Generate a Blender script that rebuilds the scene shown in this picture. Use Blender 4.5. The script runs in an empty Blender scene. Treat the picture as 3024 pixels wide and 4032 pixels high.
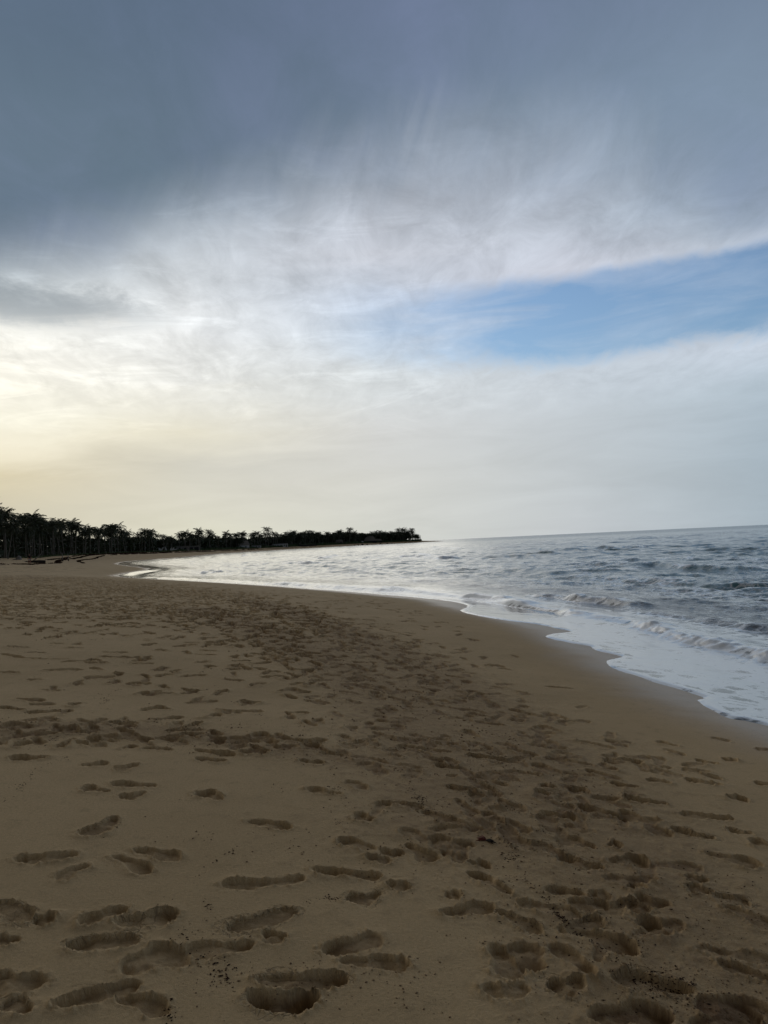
import bpy, bmesh, math, random, time
import numpy as np
from mathutils import Vector, Matrix, Euler
T0 = time.time()
scene = bpy.context.scene
COL = scene.collection
R = math.radians
rng = np.random.default_rng(7)
random.seed(7)

# ------------------------------------------------------------------ camera
FPX = 2912.0                      # focal length in photo pixels (3024 x 4032)
CAM_Z = 2.35                      # metres above the mean water level
PITCH, ROLL = 2.35, -2.66
cam_d = bpy.data.cameras.new('camera')
cam = bpy.data.objects.new('camera', cam_d); COL.objects.link(cam)
cam_d.sensor_fit = 'VERTICAL'; cam_d.sensor_height = 36.0; cam_d.lens = 26.0
cam_d.clip_start = 0.05; cam_d.clip_end = 60000
CM = Euler((R(90 + PITCH), 0, 0)).to_matrix() @ Matrix.Rotation(R(ROLL), 3, 'Z')
cam.location = (0, 0, CAM_Z); cam.rotation_euler = CM.to_euler()
scene.camera = cam
scene.render.resolution_x, scene.render.resolution_y = 768, 1024
scene.view_settings.view_transform = 'Standard'; scene.view_settings.look = 'None'
scene.view_settings.exposure = 0.0; scene.view_settings.gamma = 1.0

def px_dir(x, y):
    d = CM @ Vector(((x - 1512) / FPX, (2016 - y) / FPX, -1.0)); d.normalize(); return d
def azel(x, y):
    d = px_dir(x, y); return math.degrees(math.atan2(d.x, d.y)), math.degrees(math.asin(d.z))

# ------------------------------------------------------------------ node helpers
def lin(c): return tuple((v / 255 / 12.92) if v / 255 <= .04045 else ((v / 255 + .055) / 1.055) ** 2.4 for v in c)
class G:
    def __init__(s, nt): s.nt = nt; s.n = nt.nodes; s.l = nt.links
    def put(s, sock, v):
        if isinstance(v, bpy.types.NodeSocket): s.l.new(v, sock)
        elif v is not None:
            if hasattr(sock.default_value, '__len__') and not hasattr(v, '__len__'): v = (v,) * len(sock.default_value)
            if hasattr(sock.default_value, '__len__') and len(sock.default_value) == 4 and len(v) == 3: v = (*v, 1)
            sock.default_value = v
    def m(s, op, a, b=None, c=None, clamp=False):
        n = s.n.new('ShaderNodeMath'); n.operation = op; n.use_clamp = clamp
        for k, v in enumerate((a, b, c)):
            if v is not None: s.put(n.inputs[k], v)
        return n.outputs[0]
    def vm(s, op, a, b=None, out=0):
        n = s.n.new('ShaderNodeVectorMath'); n.operation = op; s.put(n.inputs[0], a)
        if b is not None:
            if op == 'SCALE': s.put(n.inputs['Scale'], b)
            else: s.put(n.inputs[1], b)
        return n.outputs[out]
    def ss(s, v, a, b, lo=0., hi=1.):
        n = s.n.new('ShaderNodeMapRange'); n.interpolation_type = 'SMOOTHSTEP'
        s.put(n.inputs[0], v); s.put(n.inputs[1], a); s.put(n.inputs[2], b); s.put(n.inputs[3], lo); s.put(n.inputs[4], hi)
        return n.outputs[0]
    def mix(s, f, a, b, mode='MIX'):
        n = s.n.new('ShaderNodeMix'); n.data_type = 'RGBA'; n.blend_type = mode
        s.put(n.inputs[0], f); s.put(n.inputs[6], a); s.put(n.inputs[7], b); return n.outputs[2]
    def ramp(s, v, stops, interp='LINEAR'):
        n = s.n.new('ShaderNodeValToRGB'); cr = n.color_ramp; cr.interpolation = interp
        stops = sorted(stops, key=lambda q: q[0])
        while len(cr.elements) < len(stops): cr.elements.new(.5)
        for e, (p, c) in zip(cr.elements, stops): e.position = p; e.color = (*c, 1) if len(c) == 3 else c
        s.put(n.inputs[0], v); return n.outputs[0]
    def curve(s, v, x0, x1, y0, y1, pts):
        n = s.n.new('ShaderNodeFloatCurve'); c = n.mapping.curves[0]
        P = [((x - x0) / (x1 - x0), (y - y0) / (y1 - y0)) for x, y in sorted(pts)]
        c.points[0].location = P[0]; c.points[1].location = P[-1]
        for p in P[1:-1]: c.points.new(*p)
        n.mapping.update()
        s.put(n.inputs[1], s.m('DIVIDE', s.m('SUBTRACT', v, x0), x1 - x0, clamp=True))
        return s.m('MULTIPLY_ADD', n.outputs[0], y1 - y0, y0)
    def noise(s, vec, scale, det=3., rough=.5, dist=0., out=0, dim='3D', lac=2.):
        n = s.n.new('ShaderNodeTexNoise'); n.noise_dimensions = dim
        s.put(n.inputs['Vector'], vec); n.inputs['Scale'].default_value = scale; n.inputs['Detail'].default_value = det
        n.inputs['Roughness'].default_value = rough; n.inputs['Distortion'].default_value = dist
        n.inputs['Lacunarity'].default_value = lac
        return n.outputs[out]
    def vor(s, vec, scale, feat='F1', out=0, rnd=1.):
        n = s.n.new('ShaderNodeTexVoronoi'); n.feature = feat; s.put(n.inputs['Vector'], vec)
        n.inputs['Scale'].default_value = scale; n.inputs['Randomness'].default_value = rnd; return n.outputs[out]
    def comb(s, x, y, z=0.):
        n = s.n.new('ShaderNodeCombineXYZ')
        for k, v in enumerate((x, y, z)): s.put(n.inputs[k], v)
        return n.outputs[0]
    def sep(s, v):
        n = s.n.new('ShaderNodeSeparateXYZ'); s.put(n.inputs[0], v); return n.outputs
    def bump(s, h, strength, dist, normal=None):
        n = s.n.new('ShaderNodeBump'); n.inputs['Strength'].default_value = strength; n.inputs['Distance'].default_value = dist
        s.put(n.inputs['Height'], h)
        if normal is not None: s.put(n.inputs['Normal'], normal)
        return n.outputs[0]
    def attr(s, name):
        n = s.n.new('ShaderNodeAttribute'); n.attribute_name = name; return n
    def geo(s): return s.n.new('ShaderNodeNewGeometry').outputs
    def objc(s): return s.n.new('ShaderNodeTexCoord').outputs['Object']

# ------------------------------------------------------------------ sky
SUN_AZ, SUN_EL = -31.0, 14.0      # degrees; azimuth from +Y towards +X
world = bpy.data.worlds.new('World'); scene.world = world; world.use_nodes = True
nt = world.node_tree; nt.nodes.clear(); g = G(nt)
STR = 0.1
tc = nt.nodes.new('ShaderNodeTexCoord').outputs['Generated']
dv = g.vm('NORMALIZE', tc); dx, dy, dz = g.sep(dv)
AZ = g.m('MULTIPLY', g.m('ARCTAN2', dx, dy), 57.29578)
EL = g.m('MULTIPLY', g.m('ARCSINE', dz), 57.29578)
# cloud-sheet coordinates: the direction met with a high plane, so texture shrinks towards the horizon
sc_ = g.m('DIVIDE', 1., g.m('ADD', g.m('MAXIMUM', dz, 0.), .22))
cx = g.m('MULTIPLY', dx, sc_); cy = g.m('MULTIPLY', dy, sc_)
cc = g.comb(cx, cy, 0.)
n_big = g.m('SUBTRACT', g.noise(cc, 1.6, 4, .5, .3), .5)
n_det = g.m('SUBTRACT', g.noise(g.comb(cx, g.m('MULTIPLY', cy, .65), 3.), 8.0, 10, .66, .5), .5)
# long thin cirrus fibres, lying almost level
fib = g.m('SUBTRACT', g.noise(g.comb(g.m('MULTIPLY', g.m('ADD', AZ, g.m('MULTIPLY', EL, -.5)), .055), g.m('MULTIPLY', EL, .28), 1.), 1.7, 8, .6, .5), .5)
# hanging streaks under the grey deck
stk = g.m('SUBTRACT', g.noise(g.comb(g.m('MULTIPLY', g.m('SUBTRACT', AZ, g.m('MULTIPLY', EL, .35)), .18), g.m('MULTIPLY', EL, .05), 5.), 1.1, 5, .55, 1.2), .5)

def column(px_x, stops, scale=1.0):
    out = []
    for y, c in stops:
        e = azel(px_x, y)[1]
        out.append((min(1, max(0, (e + 1) / 45)), tuple(v * scale / STR for v in lin(c))))
    return out
ET = g.m('DIVIDE', g.m('ADD', g.m('MULTIPLY_ADD', n_big, 1.6, EL), g.m('MULTIPLY_ADD', fib, 2.2, 1.)), 45., clamp=True)
cols = [
 (-27.4, column(0,    [(2206, (208, 201, 180)), (2020, (212, 204, 180)), (1880, (219, 208, 178)), (1770, (236, 228, 204)), (1640, (242, 238, 220)), (1420, (240, 237, 226)), (1250, (230, 230, 224)), (1080, (186, 193, 196)), (900, (150, 160, 168))])),
 (-14.6, column(750,  [(2170, (221, 219, 197)), (2000, (217, 214, 198)), (1850, (211, 208, 195)), (1720, (226, 221, 202)), (1500, (222, 222, 217)), (1300, (221, 223, 223)), (1150, (209, 213, 216)), (980, (192, 199, 206)), (820, (165, 174, 184))])),
 (0.,    column(1512, [(2130, (209, 210, 202)), (1900, (208, 208, 202)), (1700, (206, 207, 205)), (1500, (203, 208, 210)), (1300, (193, 202, 212)), (1150, (186, 195, 208)), (1000, (194, 198, 207)), (850, (180, 186, 196)), (700, (160, 168, 180))])),
 (14.6,  column(2270, [(2100, (194, 199, 202)), (1900, (192, 198, 201)), (1650, (190, 197, 202)), (1450, (192, 201, 210)), (1300, (185, 196, 212)), (1050, (193, 197, 208)), (880, (178, 186, 198)), (700, (158, 168, 182))])),
 (27.4,  column(3024, [(2065, (168, 181, 190)), (1800, (166, 180, 190)), (1520, (175, 189, 200)), (1330, (188, 198, 210)), (950, (188, 197, 210)), (860, (155, 168, 182)), (700, (140, 156, 172))])),
]
cols = [(-140., [(p, tuple(v * .33 for v in c)) for p, c in cols[4][1]]), (-58., [(p, tuple(v * .62 for v in c)) for p, c in cols[1][1]])] + cols + [(70., [(p, tuple(v * .75 for v in c)) for p, c in cols[4][1]]), (140., [(p, tuple(v * .4 for v in c)) for p, c in cols[4][1]])]
base = g.ramp(ET, cols[0][1])
for k in range(1, len(cols)):
    base = g.mix(g.m('DIVIDE', g.m('SUBTRACT', AZ, cols[k - 1][0]), cols[k][0] - cols[k - 1][0], clamp=True), base, g.ramp(ET, cols[k][1]))
# cirrus modulation
mod = g.m('ADD', 1., g.m('ADD', g.m('MULTIPLY', fib, .26), g.m('MULTIPLY', n_det, g.m('MULTIPLY', g.ss(EL, 7., 15.), .85))))
base = g.vm('SCALE', base, g.m('MULTIPLY', mod, g.m('MULTIPLY', g.ss(EL, 6., 12., 1.04, 1.13), g.ss(EL, 24., 15., .96, 1.))))
wv = g.comb(g.m('MULTIPLY', g.m('ADD', AZ, g.m('MULTIPLY', EL, .9)), .05), g.m('MULTIPLY', g.m('SUBTRACT', EL, g.m('MULTIPLY', AZ, .10)), .20), 9.)
wsp = g.noise(wv, 2.2, 10, .66, .8)
base = g.vm('SCALE', base, g.m('ADD', .985, g.m('MULTIPLY', g.ss(wsp, .48, .70, 0., .17), g.m('MULTIPLY', g.ss(EL, 6., 12.), g.ss(AZ, 20., -5.)))))
# clear blue gap: Nishita sky
sky = nt.nodes.new('ShaderNodeTexSky'); sky.sky_type = 'NISHITA'; sky.sun_disc = False
sky.sun_elevation = R(SUN_EL); sky.sun_rotation = R(SUN_AZ); sky.air_density = 1.3; sky.dust_density = .4; sky.ozone_density = 2.0
blue = g.vm('MULTIPLY', sky.outputs[0], (.92, 1.03, 1.28))
def pc(pts): return [azel(*p) for p in pts]
eD = g.curve(AZ, -35, 45, 5, 35, [(-35, 14)] + pc([(0, 1200), (900, 1130), (1700, 1105), (2270, 1063), (2700, 992), (3024, 940)]) + [(45, 25)])
eB = g.curve(AZ, -35, 45, 5, 35, [(-35, 10)] + pc([(0, 1330), (900, 1330), (1500, 1420), (1900, 1425), (2270, 1408), (2500, 1355), (2750, 1310), (3024, 1262)]) + [(45, 18)])
up = g.ss(g.m('ADD', g.m('SUBTRACT', eD, EL), g.m('MULTIPLY', n_det, 1.6)), -.25, g.ss(AZ, -5., 20., 2.6, .7))
lo = g.ss(g.m('ADD', g.m('SUBTRACT', g.m('ADD', EL, .7), eB), g.m('ADD', g.m('MULTIPLY', n_det, 3.0), g.m('MULTIPLY', fib, 1.6))), -.6, g.ss(AZ, 0., 25., 2.2, .9))
bop = g.m('MULTIPLY', g.m('MULTIPLY', up, lo), g.m('MULTIPLY', g.ss(AZ, -9., 15.), g.m('ADD', .93, g.m('MULTIPLY', fib, g.ss(AZ, 0., 26., -2.2, -.9))), clamp=True), clamp=True)
c1 = g.mix(bop, base, blue)
# grey deck
dk = g.curve(AZ, -35, 45, 5, 35, [(-35, 18.5)] + pc([(0, 1015), (400, 940), (750, 850), (1100, 790), (1512, 700), (1900, 640), (2270, 660), (2700, 790), (3024, 900)]) + [(45, 22)])
tt = g.m('ADD', g.m('SUBTRACT', EL, dk), g.m('ADD', g.m('MULTIPLY', n_big, 3.), g.m('MULTIPLY', stk, g.ss(AZ, -20., 0., 1.5, 5.))))
tt = g.m('ADD', tt, g.m('MULTIPLY', n_det, 1.5))
dop = g.ss(tt, -3.2, g.ss(AZ, -20., 5., 3.8, 6.4))
dcolL = tuple(v / STR for v in lin((102, 120, 136))); dcolR = tuple(v / STR for v in lin((128, 146, 166)))
deck = g.mix(g.ss(AZ, -14., 27.), dcolL, dcolR)
deck = g.mix(g.ss(EL, 26., 38.), deck, g.mix(g.ss(AZ, -20., 25.), tuple(v / STR for v in lin((93, 110, 130))), tuple(v / STR for v in lin((110, 126, 149)))))
deck = g.mix(g.ss(g.m('ADD', n_big, g.m('MULTIPLY', n_det, .3)), -.12, .2), deck, g.vm('MULTIPLY', deck, (1.16, 1.08, 1.16)))
deck = g.vm('SCALE', deck, g.m('ADD', 1., g.m('MULTIPLY', n_det, .18)))
deck = g.mix(g.m('MAXIMUM', g.ss(EL, 38., 60.), g.ss(g.m('ABSOLUTE', AZ), 40., 90.)), deck, g.mix(g.ss(EL, 8., 45.), tuple(v / STR for v in (.105, .108, .112)), tuple(v / STR for v in (.078, .073, .064))))
deck = g.vm('SCALE', deck, g.ss(g.m('ABSOLUTE', AZ), 50., 120., 1., .62))
c2 = g.mix(dop, c1, deck)
# dark bar of cloud at the left
a0, e0 = azel(40, 1188)
q = g.m('ADD', g.m('POWER', g.m('DIVIDE', g.m('SUBTRACT', AZ, a0), 8.), 2.), g.m('POWER', g.m('DIVIDE', g.m('ADD', g.m('SUBTRACT', EL, e0), g.m('ADD', g.m('MULTIPLY', fib, 2.5), g.m('MULTIPLY', n_det, 3.))), 1.15), 2.))
c2 = g.mix(g.ss(q, 2.6, -.5, 0., .72), c2, tuple(v / STR for v in lin((136, 147, 156))))
# below the horizon (only seen in reflections)
c2 = g.mix(g.ss(EL, -1., -6.), c2, (.35, .34, .3))
bg = nt.nodes.new('ShaderNodeBackground'); g.put(bg.inputs[0], c2); bg.inputs[1].default_value = STR
wo = nt.nodes.new('ShaderNodeOutputWorld'); nt.links.new(bg.outputs[0], wo.inputs[0])

sun_d = bpy.data.lights.new('sun', 'SUN'); sun_d.energy = .5; sun_d.angle = R(75); sun_d.color = (1, .93, .8)
sun = bpy.data.objects.new('sun', sun_d); COL.objects.link(sun)
sd = Vector((math.sin(R(SUN_AZ)) * math.cos(R(SUN_EL)), math.cos(R(SUN_AZ)) * math.cos(R(SUN_EL)), math.sin(R(SUN_EL))))
sun.rotation_euler = sd.to_track_quat('Z', 'Y').to_euler(); sun.location = (-20, 20, 30)

# ------------------------------------------------------------------ numpy helpers
F = np.float32
def smooth(a, b, x): t = np.clip((x - a) / (b - a), 0, 1); return t * t * (3 - 2 * t)
_perm = [rng.random((256, 256)).astype(F) * 2 - 1 for _ in range(8)]
def vnoise(x, y, k=0):
    t = _perm[k % 8]; xi = np.floor(x); yi = np.floor(y); fx = (x - xi).astype(F); fy = (y - yi).astype(F)
    xi = xi.astype(np.int64) & 255; yi = yi.astype(np.int64) & 255; x1 = (xi + 1) & 255; y1 = (yi + 1) & 255
    u = fx * fx * (3 - 2 * fx); v = fy * fy * (3 - 2 * fy)
    a = t[xi, yi]; b = t[x1, yi]; c = t[xi, y1]; d = t[x1, y1]
    return a + (b - a) * u + (c - a) * v + (a - b - c + d) * u * v
def fbm(x, y, s, o=4, k=0, gain=.5):
    r = 0; a = 1; tot = 0
    for i in range(o):
        c_, s_ = math.cos(i * 1.1), math.sin(i * 1.1)
        r = r + a * vnoise((x * c_ - y * s_) * s + 17.3 * i, (x * s_ + y * c_) * s - 9.1 * i, k + i); tot += a; a *= gain; s *= 2.03
    return r / tot
def catmull(P, n=4):
    P = np.array(P, float); Q = np.vstack([2 * P[0] - P[1], P, 2 * P[-1] - P[-2]]); out = []
    for i in range(1, len(Q) - 2):
        for t in np.linspace(0, 1, n, endpoint=False):
            a, b, c, d = Q[i - 1:i + 3]
            out.append(.5 * ((2 * b) + (c - a) * t + (2 * a - 5 * b + 4 * c - d) * t * t + (3 * b - a - 3 * c + d) * t ** 3))
    out.append(P[-1]); return np.array(out)
def dist_poly(x, y, P):
    best = np.full(x.shape, 1e12, F); par = np.zeros(x.shape, F)
    for i in range(len(P) - 1):
        ax, ay = P[i]; bx, by = P[i + 1]; ex, ey = bx - ax, by - ay; L2 = ex * ex + ey * ey + 1e-12
        t = np.clip(((x - ax) * ex + (y - ay) * ey) / L2, 0, 1)
        d = (x - ax - t * ex) ** 2 + (y - ay - t * ey) ** 2
        m = d < best; best = np.where(m, d, best).astype(F); par = np.where(m, i + t, par).astype(F)
    return np.sqrt(best), par
def inside(x, y, P):
    r = np.zeros(x.shape, bool); n = len(P)
    for i in range(n):
        ax, ay = P[i]; bx, by = P[(i + 1) % n]
        if ay == by: continue
        m = (ay > y) != (by > y); r ^= m & (x < (bx - ax) * (y - ay) / (by - ay) + ax)
    return r
def plane_hit(x, y, z):
    d = px_dir(x, y); t = (z - CAM_Z) / d.z; return (d.x * t, d.y * t)

# ------------------------------------------------------------------ shoreline (photo pixels -> metres on the water's plane)
S_px = [(3024, 2866), (2780, 2768), (2560, 2668), (2400, 2590), (2250, 2515), (2050, 2448), (1850, 2402), (1700, 2365), (1500, 2345), (1200, 2318), (900, 2297), (680, 2284), (560, 2277), (462, 2268), (505, 2257), (590, 2240), (500, 2227), (462, 2219), (520, 2209), (680, 2197)]
S_w = [plane_hit(*p, .12) for p in S_px]
S_pts = [(160, -420), (60, -160), (22, -38), (10.5, -8), (6.6, 0), (4.9, 5.2)] + S_w + [(-93, 370), (-104, 460), (-98, 560), (-84, 670), (-52, 810), (-6, 935), (36, 1012), (70, 1045), (84, 1062), (70, 1085), (10, 1150), (-300, 1500), (-900, 2600)]
S = catmull(S_pts, 3)
LANDP = np.vstack([S, [(-6000, 2600), (-6000, -3000), (160, -3000)]])
_dt = np.arange(-600, 2400, .25)
_pr = np.interp(_dt, [-600, -300, -100, -30, -10, -3, 0, 3, 6, 10, 15, 22, 32, 60, 150, 2400], [-9, -7, -4.2, -1.7, -.75, -.16, .12, .42, .72, 1.0, 1.3, 2.0, 2.85, 3.1, 3.4, 3.6])
_k = np.hanning(19); _k /= _k.sum(); _pr = np.convolve(np.pad(_pr, 9, 'edge'), _k, 'valid')
def sdS(x, y):
    d, _ = dist_poly(x, y, S); return np.where(inside(x, y, LANDP), d, -d).astype(F)
def terrain(x, y, d=None):
    if d is None: d = sdS(x, y)
    z = np.interp(d, _dt, _pr).astype(F)
    r = np.hypot(x, y); land = smooth(1, 8, d)
    z = z + land * (.05 * fbm(x, y, .11, 2, 1) + .018 * fbm(x, y, .45, 2, 3)) + smooth(20, 80, d) * .3 * fbm(x, y, .02, 3, 2)
    return z
_tt = np.exp(np.linspace(math.log(1.4), math.log(1800), 900))
def ground_hit(px, py):
    d = px_dir(px, py); x = d.x * _tt; y = d.y * _tt; z = CAM_Z + d.z * _tt; h = terrain(x, y)
    i = np.nonzero(z < h)[0]
    if len(i) == 0: return None
    i = i[0]
    if i == 0: return (x[0], y[0])
    a = (z[i - 1] - h[i - 1]); b = (h[i] - z[i]); f = a / (a + b + 1e-9)
    return (float(x[i - 1] + f * (x[i] - x[i - 1])), float(y[i - 1] + f * (y[i] - y[i - 1])))
L_px = [(3024, 2858), (2882, 2829), (2787, 2789), (2762, 2768), (2752, 2756), (2774, 2745), (2645, 2704), (2577, 2684), (2510, 2663), (2415, 2630), (2389, 2608), (2400, 2598), (2449, 2587), (2423, 2579), (2351, 2560), (2327, 2545), (2254, 2533), (2182, 2516), (2148, 2506), (2175, 2496), (2250, 2487), (2182, 2473), (2158, 2466), (2100, 2456), (2037, 2449), (1941, 2434), (1859, 2420), (1813, 2404), (1843, 2386), (1786, 2370), (1677, 2354), (1525, 2343), (1363, 2329), (1180, 2316), (1197, 2309), (1067, 2301), (874, 2295), (536, 2280), (450, 2269), (488, 2263), (525, 2257), (609, 2237), (488, 2228), (457, 2220), (512, 2210), (585, 2204)]
L_w = [ground_hit(*p) or plane_hit(*p, .12) for p in L_px]
def _clip(p):
    x, y = p
    if y < 24: return p
    for _ in range(4):
        q = np.array([x, x + .3, x], F); w = np.array([y, y, y + .3], F); d = sdS(q, w); t = min(max(d[0], -.8), 2.2)
        gx, gy = (d[1] - d[0]) / .3, (d[2] - d[0]) / .3; n = gx * gx + gy * gy + 1e-6; x += gx / n * (t - d[0]); y += gy / n * (t - d[0])
    return (float(x), float(y))
L_w = [_clip(p) for p in L_w]
L_pts = [p for p in S_pts[:3]] + [(10.2, -8), (6.9, -1), (6.0, 2), (4.9, 5.6)] + L_w
Lc = np.vstack([catmull(L_pts, 3), S[[i for i in range(len(S)) if S[i][1] > L_w[-1][1] + 20]]])
LP = np.vstack([Lc, [(-6000, 2600), (-6000, -3000), (160, -3000)]])
def sdL(x, y):
    d, _ = dist_poly(x, y, Lc); return np.where(inside(x, y, LP), d, -d).astype(F)
T_pts = [(-60, -250), (-52, -60), (-60, 60), (-78, 140), (-106, 205), (-126, 285), (-134, 350), (-142, 450), (-130, 560), (-112, 680), (-78, 830), (-28, 960), (20, 1035), (48, 1062), (20, 1100), (-60, 1180)]
T = catmull(T_pts, 3)
print('camera ground', float(terrain(np.array([0.]), np.array([0.]))[0]), 'left', float(terrain(np.array([-106.]), np.array([205.]))[0]))
print('edge sample', [tuple(round(float(c), 2) for c in p) for p in L_w[::6]])

# ------------------------------------------------------------------ mesh helpers
def set_props(o, label=None, cat=None, group=None, kind=None):
    if label: o['label'] = label
    if cat: o['category'] = cat
    if group: o['group'] = group
    if kind: o['kind'] = kind
    return o
def np_mesh(name, V, Fq, smoothf=True):
    me = bpy.data.meshes.new(name); V = np.asarray(V, F); Fq = np.asarray(Fq, np.int32)
    me.vertices.add(len(V)); me.vertices.foreach_set('co', V.ravel())
    k = Fq.shape[1]; me.loops.add(Fq.size); me.loops.foreach_set('vertex_index', Fq.ravel())
    me.polygons.add(len(Fq)); me.polygons.foreach_set('loop_start', np.arange(0, Fq.size, k, dtype=np.int32))
    me.polygons.foreach_set('loop_total', np.full(len(Fq), k, np.int32))
    if smoothf: me.polygons.foreach_set('use_smooth', np.ones(len(Fq), bool))
    me.update(calc_edges=True); return me
def add_attr(me, name, v):
    a = me.attributes.new(name, 'FLOAT', 'POINT'); a.data.foreach_set('value', np.asarray(v, F).ravel())
def link(name, me, mat=None, parent=None):
    o = bpy.data.objects.new(name, me); COL.objects.link(o)
    if mat: me.materials.append(mat)
    if parent: o.parent = parent
    return o
def polar(rs, th):
    nr, ntt = len(rs), len(th)
    RR, TH = np.meshgrid(rs, th, indexing='ij'); x = (RR * np.sin(TH)).astype(F); y = (RR * np.cos(TH)).astype(F)
    i = np.arange(nr - 1)[:, None] * ntt; j = np.arange(ntt); j1 = (j + 1) % ntt
    q = np.stack([i + j, i + j1, i + ntt + j1, i + ntt + j], -1).reshape(-1, 4)[:, ::-1]
    return x, y, q
def rings(spec, r0):
    r = [r0]
    for rmax, k in spec:
        while r[-1] < rmax: r.append(r[-1] * (1 + k))
    return np.array(r)
def angles(half, step, coarse=R(2.)):
    a = list(np.arange(-half, half + 1e-6, step)); s = step; x = half
    ext = []
    while x < math.pi - coarse: s = min(coarse, s * 1.35); x += s; ext.append(x)
    ext = [e for e in ext if e < math.pi - .5 * coarse]
    return np.array([-e for e in ext[::-1]] + a + ext + [math.pi])

def mat(name):
    m = bpy.data.materials.new(name); m.use_nodes = True; m.node_tree.nodes.clear(); gg = G(m.node_tree)
    out = gg.n.new('ShaderNodeOutputMaterial'); b = gg.n.new('ShaderNodeBsdfPrincipled'); gg.l.new(b.outputs[0], out.inputs[0])
    return m, gg, b, out
def simple(name, c, rough=.9, var=.25, scale=1.5, spec=.2, bmp=0., backl=None):
    m, gg, b, _ = mat(name); oc = gg.objc(); n = gg.noise(oc, scale, 5, .6)
    gg.put(b.inputs['Base Color'], gg.mix(gg.ss(n, .3, .7), tuple(v * (1 - var) for v in c), tuple(v * (1 + var) for v in c)))
    b.inputs['Roughness'].default_value = rough; b.inputs['Specular IOR Level'].default_value = spec
    if bmp: gg.put(b.inputs['Normal'], gg.bump(gg.noise(oc, scale * 6, 4, .6), bmp, .05))
    return m

# ------------------------------------------------------------------ sand
th = angles(R(46), .00142); rs = rings([(2.0, .03), (12, .0033), (60, .0042), (320, .009), (3200, .022)], .25)
X, Y, Q = polar(rs, th); D = sdS(X, Y); Z = terrain(X, Y, D)
NR, NT = X.shape; print('sand grid', X.shape, time.time() - T0)
lr = rs; j0 = int(np.searchsorted(th, -R(35.01))); 
near = rs < 75; NN = int(near.sum())
Xn, Yn = X[:NN], Y[:NN]
w1 = fbm(Xn, Yn, 22., 3, 0).astype(F); w2 = fbm(Xn, Yn, 22., 3, 4).astype(F); w3 = fbm(Xn, Yn, 75., 2, 2).astype(F)
wl = fbm(Xn, Yn, 6., 2, 5).astype(F)
pit = np.zeros_like(Xn); rim = np.zeros_like(Xn); moist_shade = np.zeros_like(Xn); crust = np.zeros_like(Xn)
def region(cx_, cy_, rad):
    r = math.hypot(cx_, cy_); a = math.atan2(cx_, cy_); da = rad / max(r, .3)
    i0, i1 = np.searchsorted(rs[:NN], [r - rad, r + rad]); k0, k1 = np.searchsorted(th, [a - da, a + da])
    return slice(i0, i1), slice(k0, k1)
def stamp(hx, hy, tx, ty, depth=.03, width=.095, rimh=.011, warp=1., shape=0, wet=.5):
    mx, my = (hx + tx) / 2, (hy + ty) / 2; L = max(.08, math.hypot(tx - hx, ty - hy)); ux, uy = (tx - hx) / L, (ty - hy) / L
    si, sj = region(mx, my, L / 2 + .16)
    if si.stop - si.start < 1 or sj.stop - sj.start < 1: return
    x = Xn[si, sj] - mx; y = Yn[si, sj] - my
    wa, wb, wc = w1[si, sj], w2[si, sj], w3[si, sj]
    wd = wl[si, sj]; x = x + wd * .024 * warp + wa * .006 * warp + wc * .0022 * warp; y = y + wb * .008 * warp - wc * .0022 * warp
    ck_ = random.choice((0, .35, .5, .95)); ra_, rb_, rc_, rd_ = random.uniform(.55, 1.1), random.uniform(.8, 1.25), random.uniform(-.03, .03), random.uniform(.25, .9)
    u = x * ux + y * uy; v = x * uy - y * ux; t = u / L
    # half-width along the sole: heel, waist, ball
    ts = np.clip(t + .5, 0, 1)
    hw = width * .5 * np.interp(ts, [0, .08, .2, .45, .7, .88, 1], [.45 * ra_, .72 * ra_, .84 * ra_, .74 * (ra_ + rb_) / 2, 1.08 * rb_, .96 * rb_, .5 * rb_]).astype(F)
    v2 = v - rc_ * np.sin(ts * 3.1)
    eu = np.maximum(np.abs(u) - L / 2 + hw * .75, 0)
    sd_ = np.sqrt(eu ** 2 + v2 ** 2) - hw
    flo = np.interp(ts, [0, .18, .45, .68, .9, 1], [[1., 1.0, .55, .8, 1.15, 1.1], [.7, .6, .45, 1.1, 1.4, 1.2], [1.4, 1.3, .5, .45, .6, .5]][shape]).astype(F)
    wall = (.008 + .014 * smooth(.0, .022, v2 * (1 if ux > 0 else -1) + .0) + .004 * wb) * (width / .1); flo = flo * (rd_ + (1.15 - rd_) * (ts if shape != 1 else 1 - ts) * 1.3)
    prof = np.clip((.003 - sd_) / wall, 0, 1); prof = 1 - (1 - prof) ** 1.8
    dp = -depth * flo * prof * (1 + .25 * wb) + prof * (.008 * wa + .007 * wd + .003 * wc)
    pit[si, sj] = np.minimum(pit[si, sj], dp)
    rr = rimh * (np.exp(-((sd_ - .010) / .010) ** 2) * .35 + np.exp(-((sd_ - .026) / .03) ** 2) * .35) * np.clip(.7 + 1.1 * wd + .8 * wa, 0, 2) * (1 + .9 * np.sign(.5 - shape % 2) * -t)
    plate = np.maximum(wc + .5 * wa, 0) * .012 * smooth(.06, .012, sd_) * smooth(-.004, .01, sd_)
    rim[si, sj] = np.maximum(rim[si, sj], rr + plate * warp)
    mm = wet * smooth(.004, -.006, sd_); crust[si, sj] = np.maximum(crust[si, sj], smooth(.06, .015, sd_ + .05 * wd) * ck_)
    moist_shade[si, sj] = np.maximum(moist_shade[si, sj], mm)  # damp sand exposed in the print, plus some shade put into its colour

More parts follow.
